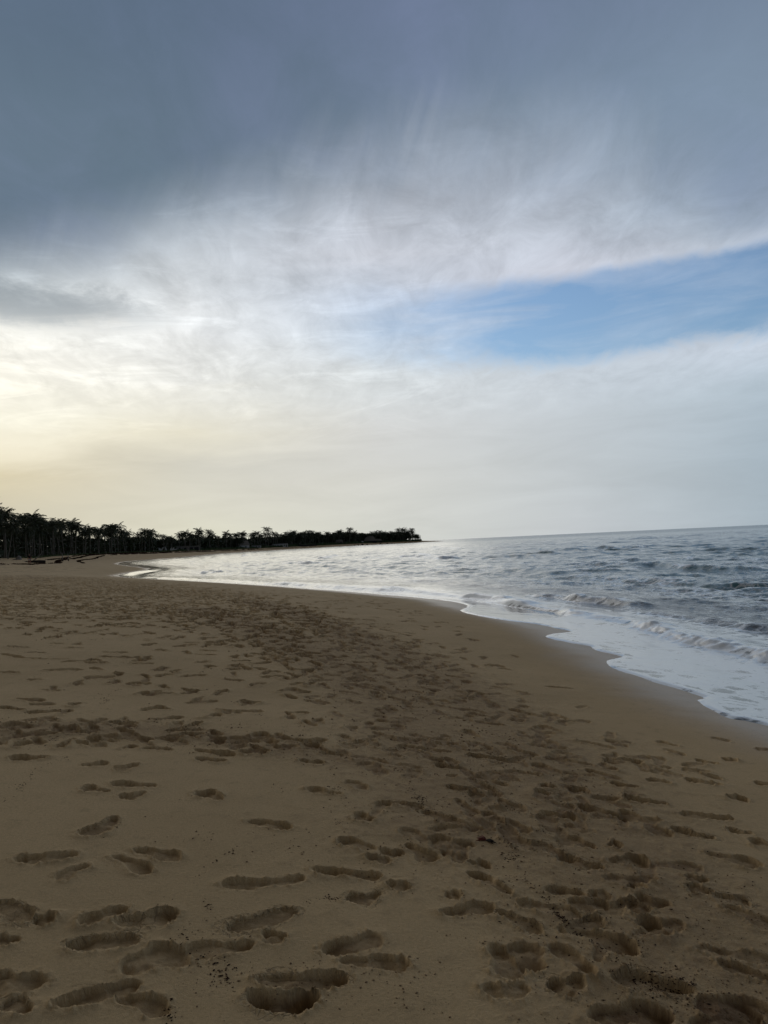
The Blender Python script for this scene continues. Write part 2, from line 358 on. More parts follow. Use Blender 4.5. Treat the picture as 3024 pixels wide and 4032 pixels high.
def seg(ox, oy, s, items, **kw):
    for it in items:
        x0, y0, x1, y1 = it[:4]; a = ground_hit(ox + x0 * s, oy + y0 * s); b = ground_hit(ox + x1 * s, oy + y1 * s)
        if not a or not b: continue
        L = math.hypot(a[0] - b[0], a[1] - b[1]); k = dict(kw); k.update(it[4] if len(it) > 4 else {})
        if L > .95:
            c = ((a[0] + b[0]) / 2, (a[1] + b[1]) / 2); f = .9 / L; a = (c[0] + (a[0] - c[0]) * f, c[1] + (a[1] - c[1]) * f); b = (c[0] + (b[0] - c[0]) * f, c[1] + (b[1] - c[1]) * f)
        if random.random() < .5: a, b = b, a
        stamp(*a, *b, depth=k.get('depth', random.uniform(.018, .030)), width=k.get('w', random.uniform(.095, .118)), shape=random.randrange(3), rimh=random.uniform(.007, .014), wet=k.get('wet', random.uniform(.2, .5)))
FP1 = [(65,530,330,515),(265,625,385,560),(490,520,640,590),(590,490,770,530),(370,430,505,350,{'w':.13}),(345,125,470,120,{'w':.14}),(505,150,595,125),(370,220,480,240),(490,205,670,215),(525,265,630,245),(850,240,960,275,{'w':.13}),(1075,365,1250,400),(960,640,1320,615),(1330,225,1475,250),(1500,195,1570,225),(1545,330,1600,370,{'w':.12}),(1480,445,1610,490),(1590,530,1690,540),(1360,575,1650,610),(1500,700,1640,675),(0,720,110,790,{'w':.14}),(140,800,245,775),(360,815,550,745),(510,810,775,765,{'w':.13}),(300,900,600,885,{'w':.13}),(-60,885,70,880),(540,1010,800,930,{'w':.15}),(800,920,1090,900),(970,830,1270,755,{'w':.13}),(1140,840,1205,890),(1385,920,1645,870,{'w':.13}),(1480,970,1700,975),(-60,1070,180,1060,{'w':.15}),(250,1165,610,1070,{'w':.13}),(500,1130,700,1190),(20,1160,140,1200)]
FP2 = [(375,550,440,545,{'w':.1,'depth':.042}),(375,590,560,690),(250,765,480,740,{'w':.13}),(270,690,340,690),(490,760,680,850),(480,905,545,1045,{'w':.11,'depth':.03}),(600,895,640,1010,{'w':.13,'depth':.036}),(725,905,930,1050),(710,1085,870,1055,{'w':.13}),(430,1095,630,1100),(820,835,1080,940,{'w':.13,'depth':.036}),(1010,1050,1330,1100,{'w':.14,'depth':.036}),(1455,985,1700,1060),(700,665,860,680),(810,735,950,715,{'w':.13}),(900,680,960,690),(1065,650,1140,660),(1100,690,1230,730),(1070,735,1130,745),(1120,780,1230,870,{'w':.12,'depth':.036}),(1315,610,1390,620),(1320,650,1420,680),(1430,690,1575,730),(1400,510,1630,560,{'w':.14}),(750,510,940,570),(970,470,1030,475),(970,540,1130,530),(785,430,900,480),(560,380,620,420),(430,330,520,375),(690,330,830,350,{'depth':.036}),(840,300,1000,340),(1000,340,1200,370),(900,270,1010,270),(1040,270,1220,290,{'depth':.036}),(1250,400,1420,440),(1480,400,1590,420),(1590,450,1700,480),(1290,340,1510,360),(1485,265,1565,270,{'w':.12}),(980,200,1100,220,{'depth':.042}),(800,220,880,250),(680,210,740,225),(1140,190,1240,205),(1310,185,1455,210),(1285,145,1410,155),(1610,205,1690,210),(530,150,690,170),(390,170,530,215),(270,170,315,180),(270,215,400,230),(500,270,580,310),(225,120,325,140),(360,80,530,100,{'depth':.036}),(130,50,290,70),(35,285,160,310),(160,320,290,370),(205,405,470,405),(200,440,380,470),(85,460,200,540),(250,490,330,510),(-20,490,70,500),(20,640,110,655),(-20,965,95,980),(945,100,1120,110),(840,20,1000,55),(1340,100,1440,120),(1475,105,1530,105),(1190,20,1270,40),(1420,5,1490,20),(1610,55,1690,60)]
FP3 = [(215,255,290,257),(290,275,360,277),(435,293,550,295),(430,313,565,316),(260,337,400,333),(370,338,465,341),(560,342,660,343),(185,372,350,370,{'w':.13}),(115,415,180,412),(180,455,260,460),(75,495,190,505,{'w':.16}),(360,402,510,398,{'w':.12}),(570,425,650,432,{'w':.13,'depth':.036}),(615,480,760,468),(805,515,940,503,{'w':.12}),(610,543,735,541,{'w':.08}),(1020,550,1140,552),(780,399,895,393),(105,555,260,550),(100,590,260,590),(340,585,430,600,{'w':.14}),(470,600,600,605,{'w':.12}),(255,625,315,615),(45,650,260,648,{'w':.13}),(400,655,660,675,{'w':.13}),(700,665,800,695,{'w':.13}),(720,635,870,630,{'w':.08}),(715,655,875,645,{'w':.08}),(340,685,450,700),(525,710,590,700),(610,710,740,718),(840,715,1015,740),(845,750,975,765,{'w':.12}),(50,745,215,748,{'w':.13}),(980,668,1100,672),(1100,660,1240,662),(1160,706,1280,703),(0,380,80,385),(120,295,190,297),(30,270,120,275),(0,300,90,320,{'depth':.036}),(90,320,300,322),(280,213,370,214),(520,220,590,222),(0,530,100,545),(1390,730,1480,732),(1300,765,1400,772)]
seg(0, 2900, .9114, FP1); seg(1512, 2900, .9114, FP2); seg(0, 2300, .9114, FP3, depth=.028)
# the deep collapsed hole at the bottom of the photo
ha = ground_hit(985, 3935); hb = ground_hit(1260, 3925); hc = ground_hit(1030, 3860); hd = ground_hit(1370, 3850)
stamp(*ha, *hb, depth=.065, width=.15, rimh=.01, warp=1.2, shape=0, wet=.9); stamp(*hc, *hd, depth=.028, width=.13, rimh=.012, warp=1.2)
for (p, q_) in (((2330, 4010), (2620, 3990)), ((2740, 3965), (2990, 3990)), ((2700, 4060), (3050, 4070))):
    a, b = ground_hit(*p), ground_hit(*q_); stamp(*a, *b, depth=.028, width=.15, rimh=.006, warp=.9, shape=0, wet=.9)
print('explicit prints', time.time() - T0)

# trodden bands: walking trails of prints at random, dense where the photo's sand is churned up
def band(pts, w):
    P = [ground_hit(*p) for p in pts]; P = [p for p in P if p]; return catmull(P, 3), w
bands = [band([(2950, 4020), (2500, 3500), (2250, 3120), (2000, 2880), (1750, 2700), (1500, 2560), (1250, 2450), (1000, 2370)], 1.0),
         band([(1900, 3250), (1750, 3000), (1600, 2800), (1350, 2620), (1050, 2490), (800, 2400)], 1.1),
         band([(-50, 2880), (400, 2870), (800, 2900), (1300, 2980), (1800, 3050)], .45)]
def stamp_dens(x, y):
    d = np.zeros_like(x)
    for P, w in bands: d = np.maximum(d, np.exp(-(dist_poly(x, y, P)[0] / w) ** 2))
    return d
tramp = stamp_dens(Xn, Yn)
n_pr = 0
def unif(amin, amax, rmin, rmax):
    a = random.uniform(amin, amax); r = math.sqrt(random.uniform(rmin ** 2, rmax ** 2)); return r * math.sin(a), r * math.cos(a)
cand = [unif(-R(33), R(33), 6.5, 72) for _ in range(64000)] + [unif(-R(33), R(33), 3.0, 7.) for _ in range(700)] + [unif(sg * R(31.5), sg * R(45), 2.0, 26.) for sg in (-1, 1) for _ in range(1500)]
cx_ = np.array([c[0] for c in cand], F); cy_ = np.array([c[1] for c in cand], F); cd = sdS(cx_, cy_); cb = stamp_dens(cx_, cy_)
patch = fbm(cx_, cy_, .18, 2, 6)
for k in range(len(cand)):
    x, y = cand[k]; r = math.hypot(x, y); d = cd[k]
    if d < 1.6: continue
    dens = smooth(3.5, 9., np.array([d]))[0] * (.35 + .6 * patch[k]) + .92 * cb[k]
    if r > 14: dens = max(dens, 1.0 * smooth(4., 9., np.array([d]))[0] * smooth(13, 22, np.array([r]))[0] * (1 + .5 * patch[k]))
    if 2.0 < d < 5: dens = max(dens, .13)
    if r < 9: dens *= .75
    if r < 6.5: dens = .42 * float(smooth(.55, .95, cb[k]))
    if abs(math.atan2(x, y)) > R(31.5): dens = max(dens, .4 * (d > 4))
    if random.random() > dens: continue
    # most feet point along the beach
    a = random.gauss(math.radians(100 if d > 3 else 80), .75) + (math.pi if random.random() < .5 else 0); L = random.uniform(.2, .33)
    hx, hy = x - math.cos(a) * L / 2, y - math.sin(a) * L / 2
    deep = .5 if d < 5 else 1.
    stamp(hx, hy, hx + math.cos(a) * L, hy + math.sin(a) * L, depth=random.uniform(.02, .036) * deep * (1 + 2.2 * float(smooth(8, 20, r))), width=random.uniform(.09, .13) * (1 + .35 * float(smooth(12, 30, r))), rimh=random.uniform(.008, .02) * deep * (1 + 1.6 * float(smooth(9, 22, r))), shape=random.randrange(3), wet=random.uniform(.25, .6) + .3 * float(smooth(8, 20, r))); n_pr += 1
# paired prints near the corner of the foreground and sparse prints behind the first ones
print('random prints', n_pr, time.time() - T0)
crumb = np.clip(fbm(Xn, Yn, 30., 3, 3) + .12, 0, 1) * smooth(.25, .75, tramp + .5 * wl) + .0
Z[:NN] += .006 * fbm(Xn, Yn, 2.1, 2, 6) + .0016 * wl
Z[:NN] += np.clip(pit, -.12, 0) + rim * smooth(-.012, -.002, pit) + crumb * (.005 + .010 * smooth(7, 16, np.hypot(Xn, Yn))) + np.clip(tramp + .3 * wl, 0, 1) * .0022 * np.abs(w3) + tramp * .005 * wl
farx = (1 - smooth(30, 70, np.hypot(X, Y))) 
Z += np.where(D > 4, 1, 0) * smooth(4, 12, D) * (1 - farx) * (.045 * fbm(X, Y, 1.3, 3, 5))
# low berm ridges left of the walkway and the drift ledge far left
Z += .10 * smooth(8, 16, D) * smooth(70, 35, D) * smooth(14, 30, np.hypot(X, Y)) * fbm(X * .35, Y, .5, 3, 7)
SRS, STH, SZ = rs, th, Z
me = np_mesh('sand', np.stack([X, Y, Z], -1).reshape(-1, 3), Q)
mo = np.zeros_like(X); mo[:NN] = np.clip(np.maximum(moist_shade, 0.35 * crumb), 0, 1)
add_attr(me, 'moist_shade', mo); tr = np.zeros_like(X); tr[:NN] = tramp; add_attr(me, 'tramp', tr); cr_ = np.zeros_like(X); cr_[:NN] = crust; add_attr(me, 'crust', cr_); add_attr(me, 'shore', D)
m_sand, g, b, _ = mat('sand'); P = g.geo()[0]
mo = g.attr('moist_shade').outputs['Fac']; tra = g.attr('tramp').outputs['Fac']; sh = g.attr('shore').outputs['Fac']
px_ = g.sep(P); P2 = g.comb(px_[0], px_[1], 0.)
nb = g.noise(P2, .5, 5, .6); nm = g.noise(P2, 9., 6, .65, .3); nf = g.noise(P2, 260., 3, .7); ng = g.noise(P2, 55., 5, .7)
dry = g.mix(g.ss(nb, .3, .7), (.535, .382, .205), (.615, .444, .244))
dry = g.mix(g.ss(nf, .2, .8), g.vm('SCALE', dry, .76), g.vm('SCALE', dry, 1.22))
dry = g.mix(g.ss(ng, .3, .7), g.vm('SCALE', dry, .90), g.vm('SCALE', dry, 1.08))
dry = g.mix(g.m('MULTIPLY', g.ss(nm, .52, .72), .35), dry, (.33, .235, .130))
damp = g.mix(nm, (.165, .094, .046), (.235, .142, .074))  # red-brown of damp sand, painted darker to deepen the shading of the prints
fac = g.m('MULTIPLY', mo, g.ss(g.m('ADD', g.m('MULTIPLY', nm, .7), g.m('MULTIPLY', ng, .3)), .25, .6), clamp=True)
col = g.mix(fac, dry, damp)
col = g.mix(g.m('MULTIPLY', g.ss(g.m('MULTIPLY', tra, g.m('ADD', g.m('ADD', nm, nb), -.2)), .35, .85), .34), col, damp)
fs = g.noise(g.comb(px_[0], g.m('MULTIPLY', px_[1], .45), 2.), 1.1, 6, .68, .4)
col = g.mix(g.m('MULTIPLY', g.ss(fs, .50, .62), g.ss(g.vm('LENGTH', P, out=1), 25., 60., 0., g.ss(sh, 5., 10., 0., .55))), col, (.22, .145, .08))
# tiny dark grains of weed caught in the sand
gr = g.vor(P2, 60.); col = g.mix(g.m('MULTIPLY', g.ss(gr, .14, .08), g.ss(g.noise(P2, 3.5, 3, .6), .56, .7)), col, (.03, .018, .012))
# sand wetted by the swash
wet = g.ss(g.m('ADD', sh, g.m('MULTIPLY', g.m('SUBTRACT', nb, .5), 1.1)), 1.5, .1)
col = g.mix(wet, col, g.vm('MULTIPLY', col, (.93, .91, .91)))
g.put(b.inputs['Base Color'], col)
g.put(b.inputs['Roughness'], g.m('MULTIPLY_ADD', wet, -.5, .92)); g.put(b.inputs['Specular IOR Level'], g.m('MULTIPLY_ADD', wet, .25, .25))
far = g.ss(g.vm('LENGTH', P, out=1), 6., 40., 1., .25)
bh = g.m('ADD', g.m('MULTIPLY', ng, .6), g.m('ADD', g.m('MULTIPLY', nf, .3), g.m('MULTIPLY', nm, g.m('MULTIPLY_ADD', tra, .7, .3))))
crk = g.ss(g.vor(g.vm('ADD', P2, g.vm('SCALE', g.noise(P2, 20., 2, .5, out=1), .04)), 16., 'DISTANCE_TO_EDGE'), .0, .05)
crs = g.attr('crust').outputs['Fac']; cmask = g.m('MULTIPLY', g.ss(g.m('ADD', crs, g.m('MULTIPLY', g.m('SUBTRACT', nm, .5), 1.6)), .55, .95), g.ss(mo, .35, .1, 0., 1.))
bh = g.m('ADD', bh, g.m('MULTIPLY', crk, g.m('MULTIPLY', cmask, .6)))
crk2 = g.ss(g.vor(g.vm('ADD', P2, g.vm('SCALE', g.noise(P2, 14., 2, .5, out=1), .05)), 11., 'DISTANCE_TO_EDGE'), .035, .012)
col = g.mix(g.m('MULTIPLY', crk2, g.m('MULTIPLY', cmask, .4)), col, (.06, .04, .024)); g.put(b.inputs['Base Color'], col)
bn = g.bump(g.m('MULTIPLY', bh, g.m('MULTIPLY', far, g.ss(sh, 0., 3., .15, 1.))), .8, .016)
g.put(b.inputs['Normal'], bn)
sand = link('sand', me, m_sand); set_props(sand, kind='structure')
print('sand done', time.time() - T0)

# ------------------------------------------------------------------ sea
th = angles(R(44), .0018); rs = rings([(4.0, .05), (60, .0045), (400, .0052), (1500, .012), (25000, .03)], 2.2)
X, Y, Q = polar(rs, th); print('sea grid', X.shape, time.time() - T0)
D = sdS(X, Y); DL = sdL(X, Y); RR = np.hypot(X, Y); q_ = smooth(40, 52, RR); DL = (DL * (1 - q_) + q_ * (D + .5 * fbm(X, Y, .12, 3, 2))).astype(F); s = -D; base = terrain(X, Y, D)
sp = np.maximum(np.gradient(rs)[:, None] * np.ones_like(X), RR * .0018)
W = np.zeros_like(X)
# swell runs towards the beach (from far right to near left)
for k in range(74):
    lam = float(np.exp(rng.uniform(math.log(.55), math.log(16)))); ang = math.radians(205 + rng.normal(0, 34 if lam < 4 else 16)); kk = 2 * math.pi / lam
    amp = .0110 * lam ** .50 * rng.uniform(.5, 1.3)
    ph = (X * math.cos(ang) + Y * math.sin(ang)) * kk + rng.uniform(0, 6.28)
    wv = np.sin(ph); fade = smooth(2.0, 4.5, lam / sp)
    W += (amp * fade * (wv if k % 3 else 1 - 2 * np.abs(wv) ** .75)).astype(F)
patchy = fbm(X, Y, .05, 3, 2)
W *= (.8 + .5 * patchy) * smooth(1.5, 14, s) * (1 - .35 * smooth(200, 700, RR))
W += .08 * np.sin((X * -.90 + Y * -.42) * .29 + 1.5 * fbm(X, Y, .02, 2, 1)) * smooth(12, 40, s) * smooth(2, 5, 22 / sp)
GP = np.array([plane_hit(*p, .12) for p in [(1500, 2338), (1760, 2345), (1950, 2358), (2230, 2385), (2262, 2404), (2170, 2420), (2100, 2436), (2120, 2450), (2150, 2470), (2000, 2500), (1700, 2440), (1400, 2380), (1500, 2338)]])
gd = dist_poly(X, Y, GP)[0]; glass = np.where(inside(X, Y, GP[:-1]), 1., 0.) * smooth(0, .5, gd)
foam = np.zeros_like(X)
nA = fbm(X, Y, .9, 4, 1); nB = fbm(X, Y, 3.5, 3, 3); nC = fbm(X, Y, .25, 3, 5); nD = fbm(X, Y, 9., 2, 6)
def breaker(pts, amp, width, front=.6, fo=1., z=.2, run=1.2, holes=.0, rough=.5):
    """a breaking crest along pts (left to right in the photo); its steep face looks at the beach"""
    global W, foam
    P = catmull([plane_hit(*p, z) for p in pts], 4); d, t = dist_poly(X, Y, P)
    # side: + towards the open sea
    i = np.clip(t.astype(int), 0, len(P) - 2); e = P[i + 1] - P[i]; pr = P[i]
    sgn = np.sign(e[..., 0] * (Y - pr[..., 1]) - e[..., 1] * (X - pr[..., 0])); d = d * sgn + nC * .7 * width + nA * .25 * width
    tn = t / (len(P) - 1); env = smooth(0, .12, tn) * smooth(1, .88, tn) * (.75 + .45 * vnoise(tn * 14, tn * 0, 3))
    env = env * (np.abs(d) < 30)
    prof = np.where(d > 0, np.exp(-(d / (width * 1.7)) ** 2), np.exp(-(d / (width * front)) ** 2))
    W = np.maximum(W, -.35) + amp * .85 * env * prof * (1 + .12 * nB)
    fm = env * np.where(d > 0, np.exp(-(d / (width * 1.0)) ** 2), np.exp(-(d / (width * run)) ** 2)) * fo
    fm = fm * smooth(-.55 + holes, .25 + holes, vnoise(tn * 23, tn * 0, 5) + .5 * nA)
    foam = np.maximum(foam, fm); W += (fm * rough * .035 * (nB + nD)).astype(F)
breaker([(560, 2262), (760, 2272), (1000, 2285), (1250, 2297), (1450, 2306), (1700, 2322)], .2, .9, fo=.7, holes=.15)
breaker([(1450, 2300), (1700, 2320), (1850, 2335), (1980, 2345), (2120, 2372)], .2, .5, fo=.75, holes=.1)
breaker([(2050, 2325), (2130, 2330), (2260, 2338), (2420, 2352), (2520, 2372)], .26, .45, fo=.9, holes=.25)
breaker([(1800, 2362), (2050, 2378), (2250, 2385), (2400, 2405), (2560, 2440), (2700, 2478), (2850, 2512), (3024, 2552), (3300, 2640)], .17, .42, fo=1.0, run=1.2, holes=-.15, rough=.7)
breaker([(2420, 2360), (2600, 2385), (2800, 2410), (3024, 2432), (3300, 2450)], .14, .6, fo=.35)
breaker([(2120, 2245), (2300, 2236), (2480, 2232), (2570, 2215), (2700, 2225), (2900, 2228), (3200, 2222)], .36, 1.0, fo=1., holes=.22, run=.5)
breaker([(2280, 2196), (2450, 2194), (2620, 2186), (2800, 2190), (3000, 2186), (3300, 2190)], .38, 1.4, fo=.95, holes=.18, run=.5)
breaker([(2150, 2158), (2300, 2154), (2450, 2150), (2560, 2147)], .42, 2.0, fo=.9, holes=.1, run=.5)
breaker([(1400, 2192), (1500, 2190), (1640, 2183), (1720, 2190), (1820, 2190)], .48, 2.0, fo=1.1, holes=-.05)
breaker([(1210, 2192), (1260, 2192), (1330, 2182)], .45, 1.8, fo=1.2, holes=-.1)
breaker([(960, 2212), (1080, 2211), (1200, 2212), (1290, 2209)], .42, 1.2, fo=1.)
breaker([(1570, 2160), (1680, 2157), (1800, 2157)], .4, 3., fo=.9)
breaker([(700, 2236), (800, 2246), (880, 2244)], .25, .9, fo=.8)
breaker([(870, 2192), (960, 2188), (1100, 2180)], .3, 1.6, fo=.8)
breaker([(1150, 2176), (1300, 2170), (1450, 2163)], .3, 3.0, fo=.8)
# foam left on the water behind the surf
wash = smooth(1.5, 9, s) * smooth(95, 16, s) * np.clip(.60 + .7 * nC + .35 * nA, 0, 1) * .50
foam = np.maximum(foam, wash * (.8 - .2 * smooth(40, 120, RR)))
foam = np.maximum(foam, .30 * smooth(.25, .6, fbm(X, Y, .12, 4, 4)) * smooth(30, 100, s))
# swash sheet on the sand
sw = smooth(6.0, 2.2, s) * smooth(.02, .35, -DL)
lace = np.clip(.72 + .35 * nA + .25 * nB + .25 * nC, 0, 1)
foam = np.maximum(foam, sw * lace * smooth(75, 30, RR)) * (1 - .97 * glass)
foam = np.maximum(foam, smooth(.30, .02, np.abs(DL + .06)) * .72 * (1 + .5 * nB) * smooth(60, 25, RR))
film = .016 + .012 * np.clip(nA + .4, 0, 1)
dl = -DL
W = W * (1 - .9 * glass) - .1 * glass
zw = np.maximum(W, base + np.clip(dl * .12, -.25, film) + (.004 * nB) * smooth(.1, .5, dl) + smooth(.0, .04, dl) * smooth(.22, .04, dl) * .010)
zw = np.where(dl < 0, base + np.clip(dl * .12, -.4, 0), zw)
me = np_mesh('sea', np.stack([X, Y, zw], -1).reshape(-1, 3), Q)
add_attr(me, 'foam', foam); add_attr(me, 'shore', s); add_attr(me, 'edge', dl)
m_sea, g, b, out = mat('sea_water'); P = g.geo()[0]; p_ = g.sep(P); P2 = g.comb(p_[0], p_[1], 0.)
fo = g.attr('foam').outputs['Fac']; sh = g.attr('shore').outputs['Fac']; dist = g.vm('LENGTH', P, out=1)
# rotated so ripples lie roughly along the crests
rx = g.m('ADD', g.m('MULTIPLY', p_[0], -.90), g.m('MULTIPLY', p_[1], -.42)); ry = g.m('ADD', g.m('MULTIPLY', p_[0], -.42), g.m('MULTIPLY', p_[1], .90))
PR = g.comb(rx, g.m('MULTIPLY', ry, .33), 0.)
h1 = g.noise(PR, 4.6, 6, .68, .5); h2 = g.noise(PR, .55, 4, .6, .3); h3 = g.noise(PR, .10, 5, .62, .3)
deepc = g.mix(g.ss(sh, 3., 16.), (.085, .075, .058), g.mix(g.ss(sh, 20., 120.), (.045, .145, .165), (.018, .115, .150)))
g.put(b.inputs['Base Color'], deepc); b.inputs['Roughness'].default_value = .07; b.inputs['IOR'].default_value = 1.333
g.put(b.inputs['Roughness'], g.ss(dist, 20., 900., .06, .22))
bn = g.bump(h1, .9, .06)
b2 = g.bump(h2, .6, .22, bn); b3 = g.bump(h3, .5, .9, b2)
calm = g.bump(g.noise(PR, 3., 3, .5), .25, .02)
nmix = g.n.new('ShaderNodeMix'); nmix.data_type = 'VECTOR'; g.put(nmix.inputs[0], g.ss(sh, 2.2, 5.5)); g.put(nmix.inputs[4], calm); g.put(nmix.inputs[5], b3)
g.put(b.inputs['Normal'], nmix.outputs[1])
fb = g.n.new('ShaderNodeBsdfPrincipled'); fb.inputs['Roughness'].default_value = .55; fb.inputs['Specular IOR Level'].default_value = .5; fb.inputs['Coat Weight'].default_value = 1.; fb.inputs['Coat IOR'].default_value = 1.6; fb.inputs['Coat Roughness'].default_value = .16
lw = g.vm('ADD', P2, g.vm('SCALE', g.noise(P2, 1.2, 4, .6, out=1), .5))
cell = g.vor(lw, 2.6, 'DISTANCE_TO_EDGE'); cell2 = g.vor(lw, 11., 'DISTANCE_TO_EDGE'); fine = g.noise(P2, 30., 4, .7); mid = g.noise(PR, 1.1, 6, .66, .5)
lacef = g.m('ADD', g.m('MULTIPLY', g.ss(cell, .0, .28, 1., 0.), .42), g.m('ADD', g.m('MULTIPLY', g.ss(cell2, 0., .3, 1., 0.), .16), g.m('ADD', g.m('MULTIPLY', fine, .28), g.m('MULTIPLY', mid, .55))))
ff = g.ss(g.m('ADD', g.m('MULTIPLY', fo, 1.15), g.m('SUBTRACT', lacef, .72)), .30, .70)
fcol = g.mix(g.ss(fine, .3, .7), (.80, .83, .84), (.93, .94, .94)); fcol = g.mix(g.ss(sh, 0., 8., 0., .35), fcol, (.55, .57, .60))
g.put(fb.inputs['Base Color'], fcol); fn = g.bump(g.m('ADD', g.m('MULTIPLY', fine, .5), mid), .22, .012); fn2 = g.bump(g.noise(P2, 7., 6, .7, .6), 1., .14, fn)
nm2 = g.n.new('ShaderNodeMix'); nm2.data_type = 'VECTOR'; g.put(nm2.inputs[0], g.ss(sh, 3.5, 6.)); g.put(nm2.inputs[4], fn); g.put(nm2.inputs[5], fn2); g.put(fb.inputs['Normal'], nm2.outputs[1])
mx = g.n.new('ShaderNodeMixShader'); g.put(mx.inputs[0], ff); g.l.new(b.outputs[0], mx.inputs[1]); g.l.new(fb.outputs[0], mx.inputs[2]); g.l.new(mx.outputs[0], out.inputs[0])
sea = link('sea', me, m_sea); set_props(sea, kind='structure')
print('sea done', time.time() - T0)
#@@OBJECTS@@
# ------------------------------------------------------------------ placing helpers
CMI = CM.transposed()
def to_px(x, y, z):
    v = CMI @ Vector((x, y, z - CAM_Z)); return 1512 + FPX * v.x / -v.z, 2016 - FPX * v.y / -v.z
def gz(x, y): return float(terrain(np.array([x], F), np.array([y], F))[0])
def at(px, D):
    """ground point in the photo column px, D metres ahead"""
    d = px_dir(px, 2170); x = d.x / d.y * D; return Vector((x, D, gz(x, D)))
def sand_z(x, y):
    r = np.hypot(x, y); a = np.arctan2(x, y)
    i = np.clip(np.searchsorted(SRS, r) - 1, 0, len(SRS) - 2); j = np.clip(np.searchsorted(STH, a) - 1, 0, len(STH) - 2)
    fr = np.clip((r - SRS[i]) / (SRS[i + 1] - SRS[i]), 0, 1); fa = np.clip((a - STH[j]) / (STH[j + 1] - STH[j]), 0, 1)
    return (SZ[i, j] * (1 - fr) + SZ[i + 1, j] * fr) * (1 - fa) + (SZ[i, j + 1] * (1 - fr) + SZ[i + 1, j + 1] * fr) * fa
def treefront(px):
    """distance ahead of the tree line in the photo column px"""
    d = px_dir(px, 2170); m = d.x / d.y; best = None
    for i in range(len(T) - 1):
        a = T[i, 0] - m * T[i, 1]; b = T[i + 1, 0] - m * T[i + 1, 1]
        if a * b <= 0 and T[i, 1] > 100:
            y = T[i, 1] + (T[i + 1, 1] - T[i, 1]) * (a / (a - b + 1e-9))
            if best is None or y < best: best = y
    return best or 400.
def empty(name, loc, rz=0., label=None, cat=None, group=None):
    o = bpy.data.objects.new(name, None); COL.objects.link(o); o.location = loc; o.rotation_euler = (0, 0, rz); o.empty_display_size = .3
    return set_props(o, label, cat, group)
class MB:
    def __init__(s): s.v = []; s.f = []
    def quad(s, *p): i = len(s.v); s.v += [tuple(q) for q in p]; s.f.append(tuple(range(i, i + len(p))))
    def box(s, x0, x1, y0, y1, z0, z1):
        i = len(s.v); s.v += [(x, y, z) for z in (z0, z1) for y in (y0, y1) for x in (x0, x1)]
        s.f += [tuple(i + k for k in q) for q in ((0, 2, 3, 1), (4, 5, 7, 6), (0, 1, 5, 4), (2, 6, 7, 3), (0, 4, 6, 2), (1, 3, 7, 5))]
    def tube(s, pts, rad, n=8, cap=True, jit=0.):
        pts = [Vector(p) for p in pts]; base = len(s.v)
        for k, p in enumerate(pts):
            t = (pts[min(k + 1, len(pts) - 1)] - pts[max(k - 1, 0)]).normalized(); a = t.orthogonal().normalized() if abs(t.z) < .98 else Vector((1, 0, 0)).cross(t).normalized()
            if k and a.dot(pa) < 0: a = -a
            if k: a = (pa - t * pa.dot(t)).normalized()
            pa = a; b_ = t.cross(a)
            for q in range(n):
                w = 2 * math.pi * q / n; r = rad[k] * (1 + random.uniform(-jit, jit)); s.v.append(tuple(p + a * math.cos(w) * r + b_ * math.sin(w) * r))
        for k in range(len(pts) - 1):
            for q in range(n): a0 = base + k * n + q; a1 = base + k * n + (q + 1) % n; s.f.append((a0, a1, a1 + n, a0 + n))
        if cap: s.f.append(tuple(base + q for q in range(n))[::-1]); s.f.append(tuple(base + (len(pts) - 1) * n + q for q in range(n)))
    def mesh(s, name, sm=False):
        me = bpy.data.meshes.new(name); me.from_pydata(s.v, [], s.f); me.update()
        if sm: me.polygons.foreach_set('use_smooth', [True] * len(me.polygons))
        return me
    def build(s, name, m, parent=None, sm=False): return link(name, s.mesh(name, sm), m, parent)

# ------------------------------------------------------------------ materials of the things
M_trunk = simple('palm_bark', (.16, .145, .125), .95, .3, 2., .1, .4)
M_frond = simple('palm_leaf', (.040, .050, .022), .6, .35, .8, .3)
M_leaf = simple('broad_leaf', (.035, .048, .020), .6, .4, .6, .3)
M_vine = simple('vine_leaf', (.050, .085, .028), .6, .35, .5, .3)
M_wood = simple('driftwood', (.22, .20, .18), .9, .3, 3., .1, .4)
M_dkwood = simple('dark_wood', (.035, .028, .024), .9, .3, 3., .1, .4)
M_conc = simple('weathered_concrete', (.19, .18, .165), .95, .3, .8, .1, .2)
M_white = simple('white_render', (.46, .46, .45), .9, .12, .8, .1)
M_thatch = simple('thatch', (.19, .17, .15), 1., .3, 3., .05, .6)
M_dark = simple('dark_paint', (.03, .03, .032), .8, .2, 1., .2)
M_weed = simple('sargassum', (.045, .022, .014), .9, .5, 6., .1, .5)
M_clod = simple('damp_sand_lump', (.30, .21, .125), .95, .2, 20., .1, .4)

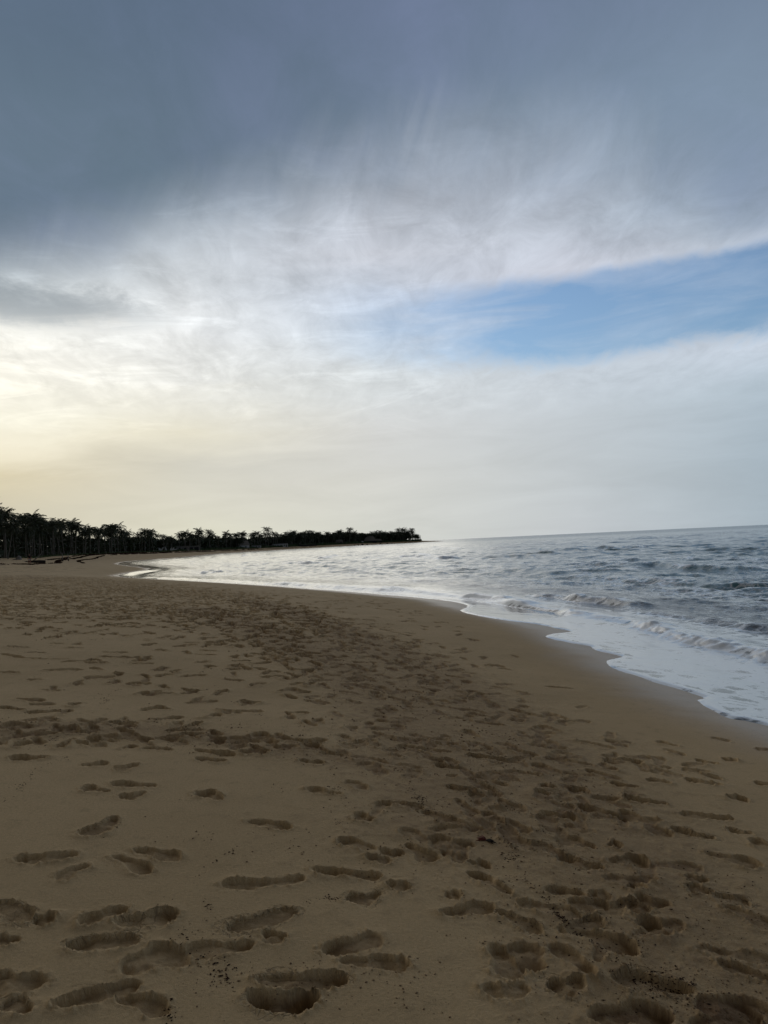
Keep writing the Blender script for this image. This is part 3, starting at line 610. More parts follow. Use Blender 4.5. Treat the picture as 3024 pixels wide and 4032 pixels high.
# ------------------------------------------------------------------ palms
def frond(mb, az, el0, L, droop, nl=22, wind=(-.25, .1)):
    p = Vector((0, 0, 0)); el = el0; pts = [p.copy()]; n = 9
    dirh = Vector((math.cos(az), math.sin(az), 0)); tw = Vector((wind[0], wind[1], 0))
    for k in range(n):
        d = (dirh * math.cos(el) + Vector((0, 0, math.sin(el)))).normalized() + tw * (.18 * k / n + .12); d.normalize()
        p = p + d * (L / n); pts.append(p.copy()); el -= droop / n * (1 + .9 * k / n)
    side = Vector((-math.sin(az), math.cos(az), 0))
    for k in range(n):   # midrib
        w = .05 * (1 - k / n) + .012; a, b_ = pts[k], pts[k + 1]; mb.quad(a - side * w, b_ - side * w, b_ + side * w, a + side * w)
    for s_ in (-1, 1):
        for q in range(nl):
            t = .10 + .9 * (q + random.random() * .6) / nl; f = t * n; i = min(n - 1, int(f)); c = pts[i].lerp(pts[i + 1], f - i)
            fw = (pts[i + 1] - pts[i]).normalized(); ll = L * .235 * (math.sin(math.pi * min(1, t * .88 + .1)) ** .6) * random.uniform(.8, 1.1)
            hang = random.uniform(.35, .85); d = (side * s_ * (1 - .25 * t) + fw * (.45 + .5 * t) + Vector((0, 0, -hang)) + tw * .4).normalized()
            w = .052; e = c + d * ll * .55; tip = c + (d + Vector((0, 0, -.35)) + tw * .25).normalized() * ll
            mb.quad(c - fw * w, e - fw * w * .9, tip, e + fw * w * .9, c + fw * w)
palm_kinds = []
for k in range(7):
    H = 10.; lean = random.uniform(.2, 1.6); bend = random.uniform(.5, 1.4); a = random.uniform(0, 6.28)
    pts = [Vector((math.cos(a) * lean * (t ** bend), math.sin(a) * lean * (t ** bend), H * t)) for t in np.linspace(0, 1, 12)]
    tm = MB(); tm.tube([p - Vector((0, 0, .5 if i == 0 else 0)) for i, p in enumerate(pts)], [.26, .19] + [.16 - .004 * i for i in range(10)], 7)
    cm = MB(); nf_ = random.randint(19, 25)
    for i in range(nf_):
        u = i / nf_; el0 = R(82) - u * R(112) + random.uniform(-.15, .15)
        frond(cm, i * 2.399 + random.uniform(-.2, .2), el0, random.uniform(3.2, 4.2) * (1.05 - .15 * (u < .15)), R(random.uniform(50, 95)), wind=(random.uniform(-.5, -.2), random.uniform(0, .2)))
    for i in range(7):   # nuts and the hanging dead leaf bases
        w = random.uniform(0, 6.28); cm.tube([(math.cos(w) * .2, math.sin(w) * .2, -.1), (math.cos(w) * .33, math.sin(w) * .33, -.35), (math.cos(w) * .3, math.sin(w) * .3, -.55)], [.08, .15, .05], 6)
    if k >= 5:
        for i in range(5): frond(cm, random.uniform(0, 6.28), R(-55), random.uniform(2.4, 3.2), R(25), 14, (0, 0))
    palm_kinds.append((tm.mesh('palm_trunk', True), cm.mesh('palm_crown'), pts[-1]))
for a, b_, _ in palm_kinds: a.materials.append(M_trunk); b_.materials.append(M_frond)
PROF = [(-200, 1930), (-60, 1965), (0, 1982), (40, 1990), (100, 2008), (170, 2022), (215, 2036), (240, 2030), (290, 2044), (325, 2070), (385, 2062), (410, 2080), (440, 2055), (480, 2062), (530, 2078), (560, 2078), (610, 2083), (640, 2100), (655, 2084), (690, 2095), (705, 2092), (735, 2084), (760, 2098), (782, 2084), (805, 2092), (825, 2082), (850, 2098), (880, 2083), (915, 2098), (955, 2088), (975, 2104), (1000, 2087), (1035, 2096), (1060, 2092), (1100, 2095), (1130, 2092), (1150, 2087), (1190, 2092), (1225, 2083), (1260, 2094), (1300, 2094), (1335, 2084), (1360, 2090), (1375, 2086), (1410, 2094), (1440, 2094), (1470, 2090), (1510, 2088), (1540, 2090), (1580, 2084), (1610, 2084), (1625, 2085), (1634, 2096), (1652, 2102), (1700, 2110)]
def prof(px): return float(np.interp(px, [p[0] for p in PROF], [p[1] for p in PROF]))
GRP = [(-999, 'coconut palm in the tall black grove at the left edge of the photo'), (165, 'coconut palm in the dark grove behind the leaning bare trunk and the two stub posts'),
       (420, 'coconut palm in the grove behind the bright green creeper bank, left of the concrete houses'), (700, 'coconut palm rising behind the two low concrete houses'),
       (860, 'coconut palm around the pale gabled house in the middle of the treeline'), (1050, 'small distant coconut palm behind the long white building'),
       (1180, 'distant coconut palm between the long white building and the thatched roof'), (1400, 'distant coconut palm around the big thatched roof'),
       (1540, 'distant coconut palm in the last clump at the tip of the headland')]
GN = ['palms of the grove at the left edge', 'palms behind the leaning trunk', 'palms behind the green creeper bank', 'palms behind the concrete houses', 'palms around the gabled house', 'palms behind the white building', 'palms between white building and thatched roof', 'palms around the thatched roof', 'palms at the tip of the headland']
def put_palm(x, y, H, k=None, rz=None, label=None, group=None, lean=0.):
    k = random.randrange(7) if k is None else k; tm, cm, top = palm_kinds[k]; s_ = H / 13.0
    o = empty('coconut_palm', (x, y, gz(x, y)), random.uniform(0, 6.28) if rz is None else rz, label, 'palm tree', group)
    cs = s_ if H > 9 else s_ * 1.1; o.scale = (s_, s_, s_)
    t = link('trunk', tm, None, o); c = link('crown', cm, None, o); c.location = top; c.rotation_euler = (0, 0, 0)
    c.rotation_euler = (0, 0, -o.rotation_euler.z + random.uniform(-.35, .35)); q = random.uniform(.92, 1.15); c.scale = (q, q, q)
    o.rotation_euler = (random.uniform(-.05, .05) + lean, random.uniform(-.07, .07), o.rotation_euler.z)
    return o
n_palm = 0
seglen = np.hypot(*np.diff(T, axis=0).T); cum = np.concatenate([[0], np.cumsum(seglen)])
def along(s_): return np.array([np.interp(s_, cum, T[:, 0]), np.interp(s_, cum, T[:, 1])])
s_start = cum[int(np.argmin(np.abs(T[:, 1] - 120)))]; s_end = cum[int(np.argmax(T[:, 0] > 47.9))]
def drop_palm(s_, back, scl):
    global n_palm
    p = along(s_); q = along(s_ + 1.5); t = (q - p) / (np.hypot(*(q - p)) + 1e-9); nrm = np.array([-t[1], t[0]])
    if inside(np.array([p[0] + nrm[0] * 3]), np.array([p[1] + nrm[1] * 3]), TL)[0] == False: nrm = -nrm
    x, y = p + nrm * back + rng.normal(0, 1., 2); z = gz(x, y); px, pb = to_px(x, y, z)
    if px < -260 or px > 1668 or n_palm >= 283: return
    H = (pb - prof(px)) * y / FPX * scl; H = max(4.5, min(19, H))
    gi = max(i for i, (a, _) in enumerate(GRP) if px >= a)
    put_palm(x, y, H, label=GRP[gi][1], group=GN[gi]); n_palm += 1
TL = np.vstack([T, [(-6000, 1180), (-6000, -250)]])
s_ = s_start
while s_ < s_end:
    y = along(s_)[1]; step = 4.3 if y < 330 else (5.8 if y < 560 else 7.4)
    drop_palm(s_ + random.uniform(-1, 1), random.uniform(0, 5), random.choice((random.uniform(.62, .85), random.uniform(.86, 1.0), random.uniform(.95, 1.1))))
    if random.random() < .5: drop_palm(s_ + random.uniform(-2, 2), random.uniform(7, 18), random.uniform(.86, 1.04))
    s_ += step * random.uniform(.7, 1.3)
print('palms', n_palm)
SPECIAL = [(440, 2054, -2, 0, 'coconut palm with long drooping fronds beside a sky gap in the left grove'), (782, 2070, 2, 2, 'round-headed palm standing clear above the grove behind the concrete houses'),
           (1060, 2067, 4, 3, 'lone tall thin palm rising highest above the trees by the gabled house'), (1375, 2071, 4, 5, 'tallest small-headed palm above the trees left of the thatched roof'),
           (1403, 2086, 3, 1, 'thin palm standing free of the canopy just right of the tallest far palm'),
           (1569, 2074, 0, 4, 'leftmost of the tall palms on the headland tip'), (1587, 2074, 0, 1, 'second tall palm from the left on the headland tip'), (1597, 2074, 4, 6, 'third tall palm from the left on the headland tip'),
           (1626, 2074, 2, 5, 'rightmost tall palm on the headland, with ragged hanging fronds'), (1640, 2100, 0, 3, 'short windswept palm at the very end of the headland')]
for px, yt, back, k, lab in SPECIAL:
    D_ = treefront(px) + back; p = at(px, D_); pb = to_px(*p)[1]; put_palm(p.x, p.y, (pb - yt) * D_ / FPX, k, label=lab)
# two bare trunks at the tip
for px, yt, lab, br in ((1655.5, 2111, 'left one of the two bare palm trunks at the headland tip, with a side limb', True), (1657.5, 2107, 'right one of the two bare palm trunks at the headland tip', False)):
    D_ = 1055.; p = at(px, D_); h = (to_px(*p)[1] - yt) * D_ / FPX; o = empty('bare_trunk', p, 0, lab, 'dead palm', 'bare palm trunks at the headland tip')
    tb = MB(); tb.tube([(0, 0, -.5), (.1, 0, h * .5), (-.1 if br else .25, 0, h)], [.36, .3, .24], 7); tb.build('trunk', M_trunk, o, True)
    if br: lb = MB(); lb.tube([(0, 0, h * .93), (-1.6, 0, h * .88), (-3.4, .2, h * .78)], [.16, .12, .07], 6); lb.build('limb', M_trunk, o, True)

# ------------------------------------------------------------------ leaf masses
def leaf_cards(C, size, squash=.8):
    n = len(C); a = rng.normal(size=(n, 3)); a /= np.linalg.norm(a, axis=1)[:, None]; b_ = rng.normal(size=(n, 3)); b_ -= a * (a * b_).sum(1)[:, None]; b_ /= np.linalg.norm(b_, axis=1)[:, None]
    sz = (size * rng.uniform(.6, 1.3, n))[:, None]; w = sz * .42; V = np.stack([C - a * sz * .5, C + b_ * w * .5 - a * sz * .1, C + a * sz * .55, C - b_ * w * .5 - a * sz * .05], 1)
    return V.reshape(-1, 3), np.arange(n * 4).reshape(-1, 4)
def stuff(name, C, size, m, label, cat, kind='stuff'):
    V, Fq = leaf_cards(C, size); me = np_mesh(name, V, Fq, False); o = link(name, me, m); return set_props(o, label, cat, None, kind)
def band_pts(n, s0, s1, b0, b1, hfun, wy=1.0):
    out = []
    ss_ = s0 + (s1 - s0) * rng.random(n) ** wy; bb = rng.uniform(b0, b1, n); i = np.clip(np.searchsorted(cum, ss_) - 1, 0, len(T) - 2)
    f = (ss_ - cum[i]) / seglen[i]; p = T[i] + (T[i + 1] - T[i]) * f[:, None]; t = (T[i + 1] - T[i]) / seglen[i][:, None]; nr = np.stack([-t[:, 1], t[:, 0]], 1)
    q = p + nr * bb[:, None]; z = terrain(q[:, 0].astype(F), q[:, 1].astype(F)); h = hfun(q, ss_, rng.random(n)); return np.stack([q[:, 0], q[:, 1], z + h], 1)
tip_s = cum[int(np.argmin(np.hypot(T[:, 0] - 43, T[:, 1] - 1058)))]
def h_thick(q, s_, u):
    d = FPX / q[:, 1]; pxs = 1512 + q[:, 0] * d
    top = np.interp(pxs, [p[0] for p in PROF], [p[1] for p in PROF]); hor = 2135.4 - .0464 * (pxs - 1512)
    Hh = (hor - top) / d - .4; Hh = Hh * (.52 + .20 * smooth(1050, 1250, pxs) + .18 * fbm(q[:, 0], q[:, 1], .06, 3, 1)); lo_ = .34 * smooth(1585, 1600, pxs) * smooth(.1, -.25, fbm(q[:, 0], q[:, 1], .22, 2, 3)); return (lo_ + (1 - lo_) * u ** .8) * np.clip(Hh, 2, 14)
C = np.vstack([band_pts(60000, s_start, tip_s, 5, 34, h_thick), band_pts(9000, s_start, s_start + 330, 30, 46, lambda q, s_, u: u * 4.)]); sz = np.clip(C[:, 1] / 330., .8, 2.2)
C = C[(1512 + C[:, 0] * FPX / C[:, 1] > -400) & (1512 + C[:, 0] * FPX / C[:, 1] < 1642)]
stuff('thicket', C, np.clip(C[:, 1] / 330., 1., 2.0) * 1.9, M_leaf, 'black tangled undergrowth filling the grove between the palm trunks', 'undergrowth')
C = band_pts(60000, s_start, tip_s + 12, -5, 6, lambda q, s_, u: u * (.35 + .75 * np.clip(.5 + fbm(q[:, 0], q[:, 1], .11, 3, 2), 0, 1)) * smooth(215, 300, q[:, 1]) * np.clip(q[:, 1] / 420, .8, 2.2))
C = C[C[:, 1] > 222]
stuff('beach_creeper', C, np.clip(C[:, 1] / 600., .35, 1.4), M_vine, 'low green creeper and scrub along the top of the far beach', 'creeper')

def blob_tree(px, back, yt, w, label, group=None):
    D_ = treefront(px) + back; p = at(px, D_); H = (to_px(*p)[1] - yt) * D_ / FPX; o = empty('broadleaf_tree', p, 0, label, 'tree', group)
    tb = MB(); tb.tube([(0, 0, -.4), (.1, 0, H * .3), (-.1, .1, H * .62)], [.4, .3, .15], 7)
    for k in range(5): a = k * 1.26; tb.tube([(0, 0, H * (.28 + .05 * k)), (math.cos(a) * w * .2, math.sin(a) * w * .2, H * .5), (math.cos(a) * w * .33, math.sin(a) * w * .33, H * .68)], [.15, .1, .04], 5)
    tb.build('trunk', M_trunk, o, True); cl = []
    for k in range(34):
        a = random.uniform(0, 6.28); r = math.sqrt(random.random()) * w * .42; z = H * random.uniform(.36, .9 - .25 * (r / (w * .42)) ** 2)
        cl.append(np.array([math.cos(a) * r, math.sin(a) * r, z]) + rng.normal(size=(60, 3)) * (w * .085))
    C = np.vstack(cl); C[:, 2] = np.minimum(C[:, 2], H); V, Fq = leaf_cards(C, np.full(len(C), .75)); link('crown', np_mesh('crown', V, Fq, False), M_leaf, o)
for px, bk, yt, w, lab in [(1148, 2, 2086, 9, 'round-topped broadleaf tree above the right end of the long white building'), (1128, 4, 2096, 8, 'lower round broadleaf tree over the long white building'), (1183, 3, 2089, 8, 'flat-topped broadleaf tree just right of the round-topped one'),
                           (945, 4, 2100, 9, 'bushy dark tree standing over the pale gabled house'), (1512, 3, 2092, 11, 'wide dark tree just right of the thatched roof'), (1541, 3, 2094, 10, 'dark tree between the thatched roof and the headland tip'),
                           (1615, 2, 2096, 13, 'leafy tree under the tall palms of the headland tip'), (1637, 0, 2098, 13, 'rounded dark tree near the end of the headland with sky under its crown'), (1646, -1, 2104, 8, 'smallest and last dark tree on the headland'),
                           (1580, 2, 2094, 14, 'broad dark tree below the leftmost tall headland palms'), (1310, 3, 2097, 9, 'dark tree over the low brown house')]:
    blob_tree(px, bk, yt, w, lab)

# ------------------------------------------------------------------ buildings among the trees
def wall_with(mb, x0, x1, y, z1, t, ops):
    ops = sorted(ops); x = x0
    for a, b_, z0, zt in ops:
        mb.box(x, a, y, y + t, -.4, z1)
        if z0 > 0: mb.box(a, b_, y, y + t, -.4, z0)
        if zt < z1: mb.box(a, b_, y, y + t, zt, z1)
        x = b_
    mb.box(x, x1, y, y + t, -.4, z1)
def house(name, label, px, off, w, dep, h, m, ops=(), roof=None, rh=0, rm=None, yaw=0., cat='house', dz=0.):
    D_ = treefront(px) + off; p = at(px, D_); p.z += dz; o = empty(name, p, math.atan2(-p.x, p.y) + yaw, label, cat)
    wb = MB(); wall_with(wb, -w / 2, w / 2, 0, h, .2, ops); wb.box(-w / 2, -w / 2 + .2, .2, dep, -.4, h); wb.box(w / 2 - .2, w / 2, .2, dep, -.4, h); wb.box(-w / 2 + .2, w / 2 - .2, dep - .2, dep, -.4, h); wb.build('wall', m, o)
    for a, b_, z0, zt in ops:
        q = MB(); q.box(a + .02, b_ - .02, .08, .12, max(z0, -.1) + .02, zt - .02); q.build('door' if z0 <= .2 else 'window', M_dark, o)
    if roof == 'flat': rb = MB(); rb.box(-w / 2 - .3, w / 2 + .3, -.4, dep + .2, h, h + .22); rb.build('roof', rm or m, o)
    if roof in ('gable', 'hip'):
        rb = MB(); e = .5; ins = w * .28 if roof == 'hip' else 0; x0, x1, y0, y1 = -w / 2 - e, w / 2 + e, -e, dep + e; ym = dep / 2
        A, B, C_, D2 = (x0, y0, h), (x1, y0, h), (x1, y1, h), (x0, y1, h); E, F_ = (x0 + ins, ym, h + rh), (x1 - ins, ym, h + rh)
        rb.quad(A, B, F_, E); rb.quad(C_, D2, E, F_); rb.quad(A, E, D2); rb.quad(B, C_, F_); rb.quad(A, D2, C_, B); rb.build('roof', rm or m, o)
    return o
house('concrete_house', 'left one of two low grey concrete houses at the top of the far beach', 721, -5, 8.2, 5, 3.0, M_conc, [(-2.6, -1.6, 0, 2.2), (.6, 2.2, 1, 2.1)], 'flat')
house('concrete_shelter', 'right one of two low grey concrete houses, open-fronted with a flat roof', 764, -5, 8.4, 5, 3.1, M_conc, [(-3.4, -.6, 0, 2.4), (.2, 3.2, 0, 2.4)], 'flat')
# broken white walls
D_ = treefront(655) - 5; p = at(655, D_); o = empty('ruined_wall', p, math.atan2(-p.x, p.y), 'broken white wall fragments on the green creeper left of the concrete houses', 'ruin')
for q in ([(-4.9, 0), (-4.6, 2.6), (-3.6, 2.5), (-3.3, 1.4), (-2.3, 2.7), (-1.5, 2.8), (-2.6, .6), (-3.6, 0)], [(-1.0, 3.), (-.6, 3.3), (0.4, 1.4), (.3, .7), (-.5, .9)], [(2.2, 1.2), (3.2, 2.6), (3.6, 2.4), (3.3, 1.3), (4.5, 2.5), (5.0, 2.4), (4.6, 1.3), (6.6, 1.6), (6.6, 1.1), (2.2, .5)]):
    w_ = MB(); n = len(q); w_.v = [(x, 0, z) for x, z in q] + [(x, .25, z) for x, z in q]; w_.f = [tuple(range(n)), tuple(range(2 * n - 1, n - 1, -1))] + [(i, i + n, (i + 1) % n + n, (i + 1) % n) for i in range(n)]; w_.build('wall_fragment', M_white, o)
house('gabled_house', 'pale house with a broad grey gable roof half hidden behind palms', 962, -3, 10, 7, 2.6, M_white, [(-3.8, -2.8, 0, 2.1), (1, 2.4, .9, 2)], 'gable', 4.2, M_thatch, yaw=.5)
house('white_cabin', 'small white cabin between the gabled house and the long white building', 1011, -3, 8, 4, 2.2, M_white, [(-2.6, -1.9, .6, 1.7), (-.8, .2, 0, 1.9), (1.6, 2.8, .8, 1.6)], 'flat', 0, M_conc)
house('white_building', 'long low white building with dark doorways under the trees', 1102, -4, 16, 6, 3.2, M_white, [(-6.9, -5.4, 0, 2.2), (-2.1, -1.2, .2, 2.4), (.8, 1.6, 0, 2.2), (4.2, 5.2, .9, 2.2), (6.0, 7.0, 0, 2.2)], 'flat', 0, M_dark)
D_ = treefront(1165) - 7; p = at(1165, D_); o = empty('boundary_wall', p, math.atan2(-p.x, p.y) + .1, 'long low dark wall running right from the white building', 'wall'); w_ = MB(); w_.box(-22, 22, 0, .3, -.5, 1.3); w_.build('wall', M_dark, o); w_ = MB(); w_.box(-22.1, 22.1, -.1, .4, 1.3, 1.42); w_.build('coping', M_conc, o)
house('brown_house', 'low brown house with a pale balcony line under dark trees', 1338, -3, 9, 6, 3.6, M_thatch, [(-3.4, -1.2, 0, 2.4), (.6, 3.4, 0, 2.4)], 'hip', 1.8, M_thatch)
house('thatched_pavilion', 'big thatched pavilion roof standing among the far palms', 1459, -4, 17, 12, 2.6, M_dark, [(-7, -4, 0, 2.3), (-2, 2, 0, 2.3), (4, 7, 0, 2.3)], 'hip', 6.2, M_thatch, cat='pavilion')
house('thatched_wing', 'low thatched wing to the right of the big thatched pavilion', 1491, -5, 11, 7, 2.4, M_dark, [(-3, 0, 0, 2.2)], 'hip', 2.6, M_thatch, cat='pavilion')
D_ = treefront(1429) - 8; p = at(1429, D_); o = empty('white_tent', p, 0, 'tiny white pointed tent at the left foot of the thatched roof', 'tent'); w_ = MB()
w_.quad((-1.6, -1.6, 1.9), (1.6, -1.6, 1.9), (0, 0, 3.4)); w_.quad((1.6, -1.6, 1.9), (1.6, 1.6, 1.9), (0, 0, 3.4)); w_.quad((1.6, 1.6, 1.9), (-1.6, 1.6, 1.9), (0, 0, 3.4)); w_.quad((-1.6, 1.6, 1.9), (-1.6, -1.6, 1.9), (0, 0, 3.4)); w_.quad((-1.6, -1.6, 1.6), (1.6, -1.6, 1.6), (1.6, -1.6, 1.9), (-1.6, -1.6, 1.9)); w_.build('canopy', M_white, o)
for sx in (-1.55, 1.55):
    for sy in (-1.5, 1.55): w_ = MB(); w_.tube([(sx, sy, -.3), (sx, sy, 1.9)], [.05, .05], 6); w_.build('pole', M_wood, o)

# ------------------------------------------------------------------ drift on the far beach
p = at(131, 168); o = empty('leaning_trunk', p, 0, 'pale bare trunk leaning up to the right, behind the person', 'driftwood')
w_ = MB(); w_.tube([(-.6, 0, -.1), (.3, .1, .55), (1.3, .2, 1.35), (2.1, .3, 2.35)], [.13, .11, .09, .04], 8, jit=.1); w_.build('trunk', M_wood, o, True)
w_ = MB(); w_.tube([(-.5, 0, 0), (-.8, .1, .9), (-.2, .1, 1.9), (0, .1, 2.4)], [.08, .07, .05, .02], 6, jit=.1); w_.build('branch', M_dkwood, o, True)
w_ = MB(); w_.tube([(-.55, 0, 0), (-1.1, .1, .8), (-1.0, 0, 1.5)], [.06, .05, .02], 6, jit=.1); w_.build('branch', M_dkwood, o, True)
p = at(147, 150); o = empty('fallen_log', p, 0, 'thick black log lying on the sand behind the person, at the far left', 'log')
w_ = MB(); w_.tube([(-1.9, 0, .22), (-.8, .05, .26), (.4, 0, .27), (1.5, .1, .22)], [.30, .33, .32, .26], 10, jit=.1); w_.build('trunk', M_dkwood, o, True)
w_ = MB(); w_.tube([(-1.8, 0, .2), (-2.3, .1, .45), (-2.7, .1, .4)], [.16, .1, .03], 6, jit=.2); w_.tube([(-1.7, 0, .3), (-2.0, 0, .7)], [.1, .03], 6); w_.build('root', M_dkwood, o, True)
for px, D_, h, lab in ((245, 196, 2.3, 'nearer and taller of two thin grey stub posts in front of the grove'), (267.5, 206, 2.1, 'thin grey stub post, right one of the pair in front of the grove')):
    p = at(px, D_); o = empty('stub_post', p, 0, lab, 'post', 'thin stub posts in front of the grove'); w_ = MB(); w_.tube([(.05, 0, -.3), (0, 0, h * .5), (-.06, 0, h)], [.13, .11, .09], 8, jit=.06); w_.build('post', M_wood, o, True)
    w_ = MB(); w_.tube([(.06, 0, -.2), (.04, 0, .5)], [.17, .15], 8, jit=.1); w_.build('dark_foot', M_dkwood, o, True)
p = at(73, 190); o = empty('tree_stump', p, 0, 'grey rounded stump at the foot of the palms at the left edge', 'stump'); w_ = MB(); w_.tube([(0, 0, -.2), (0, 0, .4), (.1, 0, .8), (.15, 0, 1.0)], [.9, .8, .6, .3], 10, jit=.12); w_.build('trunk', M_wood, o, True)
w_ = MB(); w_.tube([(-.5, -.3, .2), (-1.2, -.4, .1), (-1.8, -.3, -.1)], [.22, .16, .05], 6, jit=.1); w_.build('root', M_wood, o, True)
# rocks at the water's edge under the pavilion
rk = [(1398, .9), (1412, 1.3), (1428, 1.6), (1447, 1.1), (1499, 1.4), (1527, 1.2), (1545, 1.0)]
rl = ['leftmost dark rock on the far waterline below the pavilion', 'second dark rock from the left on the far waterline', 'largest dark rock on the far waterline below the white tent', 'small dark rock just right of the largest one', 'lone dark rock standing in the water right of the thatched roof', 'dark rock left of the last one on the far beach', 'rightmost dark rock on the far beach']
for (px, r_), lab in zip(rk, rl):
    d = px_dir(px, 2170); D_ = treefront(px)
    while gz(d.x / d.y * D_, D_) > .35 and D_ > 300: D_ -= 1.
    bm = bmesh.new(); bmesh.ops.create_icosphere(bm, subdivisions=2, radius=r_)
    for v in bm.verts: v.co *= 1 + .28 * math.sin(v.co.x * 3.1 + v.co.z * 4 + px) * math.cos(v.co.y * 2.7); v.co.z *= .75
    me = bpy.data.meshes.new('rock'); bm.to_mesh(me); bm.free(); o = link('rock', me, M_dkwood); o.location = (d.x / d.y * D_, D_, gz(d.x / d.y * D_, D_) + .2); set_props(o, lab, 'rock', 'dark rocks on the far waterline')
# sargassum wrack lines
def wrack(offs, s0, s1, n, wid, size, hgt):
    C = band_pts(n, s0, s1, offs - 1, offs + 1, lambda q, s_, u: u * hgt)
    return C
Cs = []
for offs, a, b_, n, wd, hg in ((-14, 90, 340, 9000, .8, .12), (-19, 150, 420, 6000, .5, .06), (-11, 200, 620, 7000, .9, .12), (-17, 330, 820, 6000, 1.5, .1)):
    i0 = cum[int(np.argmin(np.abs(T[:, 1] - a)))]; i1 = cum[int(np.argmin(np.abs(T[:, 1] - b_)))]
    ss_ = rng.uniform(i0, i1, n); i = np.clip(np.searchsorted(cum, ss_) - 1, 0, len(T) - 2); f = (ss_ - cum[i]) / seglen[i]; p = T[i] + (T[i + 1] - T[i]) * f[:, None]; t = (T[i + 1] - T[i]) / seglen[i][:, None]
    q = p + np.stack([-t[:, 1], t[:, 0]], 1) * (offs + 1.0 * fbm(ss_, ss_ * 0, .05, 3, 2) + rng.normal(0, wd * .3, n))[:, None]
    keep = fbm(q[:, 0], q[:, 1], .16, 3, 4) > -.14; q = q[keep]; Cs.append(np.stack([q[:, 0], q[:, 1], terrain(q[:, 0].astype(F), q[:, 1].astype(F)) + rng.random(len(q)) * hg], 1))
C = np.vstack(Cs); stuff('seaweed_wrack', C, np.clip(C[:, 1] / 420., .25, .8), M_weed, 'dark reddish lines of washed-up seaweed along the far beach', 'seaweed')

# ------------------------------------------------------------------ weed scraps and lumps of sand in the foreground
def flakes(name, P, size, m, label, cat, flat=.5):
    n = len(P); Vs = []; Fs = []
    base_ = np.array([(0, 0, 1), (1, 0, 0), (0, 1, 0), (-1, 0, 0), (0, -1, 0), (0, 0, -1)], float); fc = np.array([(0, 1, 2), (0, 2, 3), (0, 3, 4), (0, 4, 1), (5, 2, 1), (5, 3, 2), (5, 4, 3), (5, 1, 4)])
    a = rng.uniform(0, 6.28, n); c_, s_ = np.cos(a), np.sin(a); st = rng.uniform(.6, 2.0, n) if flat < .6 else rng.uniform(.8, 1.3, n)
    B = base_[None] * rng.uniform(.65, 1.25, (n, 6, 1)); B = B * np.stack([size * st, size / np.sqrt(st), size * flat], 1)[:, None, :]
    V = np.stack([B[..., 0] * c_[:, None] - B[..., 1] * s_[:, None], B[..., 0] * s_[:, None] + B[..., 1] * c_[:, None], B[..., 2]], -1) + P[:, None, :]
    me = np_mesh(name, V.reshape(-1, 3), (fc[None] + (np.arange(n) * 6)[:, None, None]).reshape(-1, 3), False); o = link(name, me, m); return set_props(o, label, cat, None, 'stuff')
def trail(pts, n, wid):
    P = np.array([q for q in (ground_hit(*p) for p in pts) if q]); P = catmull(P, 6); L = np.concatenate([[0], np.cumsum(np.hypot(*np.diff(P, axis=0).T))])
    s_ = rng.uniform(0, L[-1], n); s_ = s_ + .10 * np.sin(s_ * 9); x = np.interp(s_, L, P[:, 0]) + .03 * np.sin(s_ * 7); y = np.interp(s_, L, P[:, 1]) + .03 * np.cos(s_ * 11)
    return np.stack([x + rng.normal(0, wid, n), y + rng.normal(0, wid, n)], 1)
TR = [([(2050, 3480), (2110, 3520), (2170, 3590), (2230, 3640), (2330, 3700), (2480, 3800), (2640, 3880)], 420, .018), ([(1560, 3080), (1640, 3140), (1700, 3190), (1720, 3230)], 220, .03), ([(0, 3160), (120, 3060), (240, 2980)], 120, .03),
      ([(840, 2700), (870, 2740), (980, 2790), (1050, 2830)], 150, .03), ([(380, 2780), (470, 2715)], 90, .03), ([(480, 2830), (520, 2870), (600, 2870)], 160, .05), ([(120, 2950), (240, 2900), (360, 2895)], 160, .05), ([(930, 3260), (900, 3350), (800, 3450), (810, 3640)], 70, .02),
      ([(700, 3700), (780, 3740), (860, 3800), (800, 3880)], 150, .05), ([(1180, 3570), (1290, 3530)], 60, .02), ([(1950, 3310), (2000, 3330), (1990, 3370)], 150, .035), ([(0, 2570), (150, 2560), (330, 2490)], 160, .06), ([(1900, 3100), (2050, 3200), (2150, 3270)], 120, .12),
      ([(2380, 3700), (2550, 3840), (2800, 3950)], 260, .08), ([(640, 3560), (700, 3640), (710, 3700)], 40, .04), ([(2900, 2600), (3000, 2680)], 10, .1), ([(660, 3960), (640, 4010)], 50, .02), ([(1300, 3050), (1320, 3130), (1310, 3300)], 90, .03)]
Q2 = np.vstack([trail(t[0], int(t[1] * .6), t[2] * .8) for t in TR])
ra = rng.uniform(-R(31), R(31), 5200); rr_ = 2.3 + 10 * rng.random(5200) ** 1.3; q3 = np.stack([rr_ * np.sin(ra), rr_ * np.cos(ra)], 1); kp = (fbm(q3[:, 0], q3[:, 1], 1.6, 3, 1) + .5 * stamp_dens(q3[:, 0], q3[:, 1]) > .5) & (sdS(q3[:, 0], q3[:, 1]) > 3); Q2 = np.vstack([Q2, q3[kp]])
sz = .0022 + .004 * rng.random(len(Q2)) ** 2.5
flakes('seaweed_scraps', np.stack([Q2[:, 0], Q2[:, 1], sand_z(Q2[:, 0], Q2[:, 1]) + sz * .3], 1), sz, M_weed, 'tiny dark scraps of dried seaweed scattered in trails over the sand', 'seaweed')
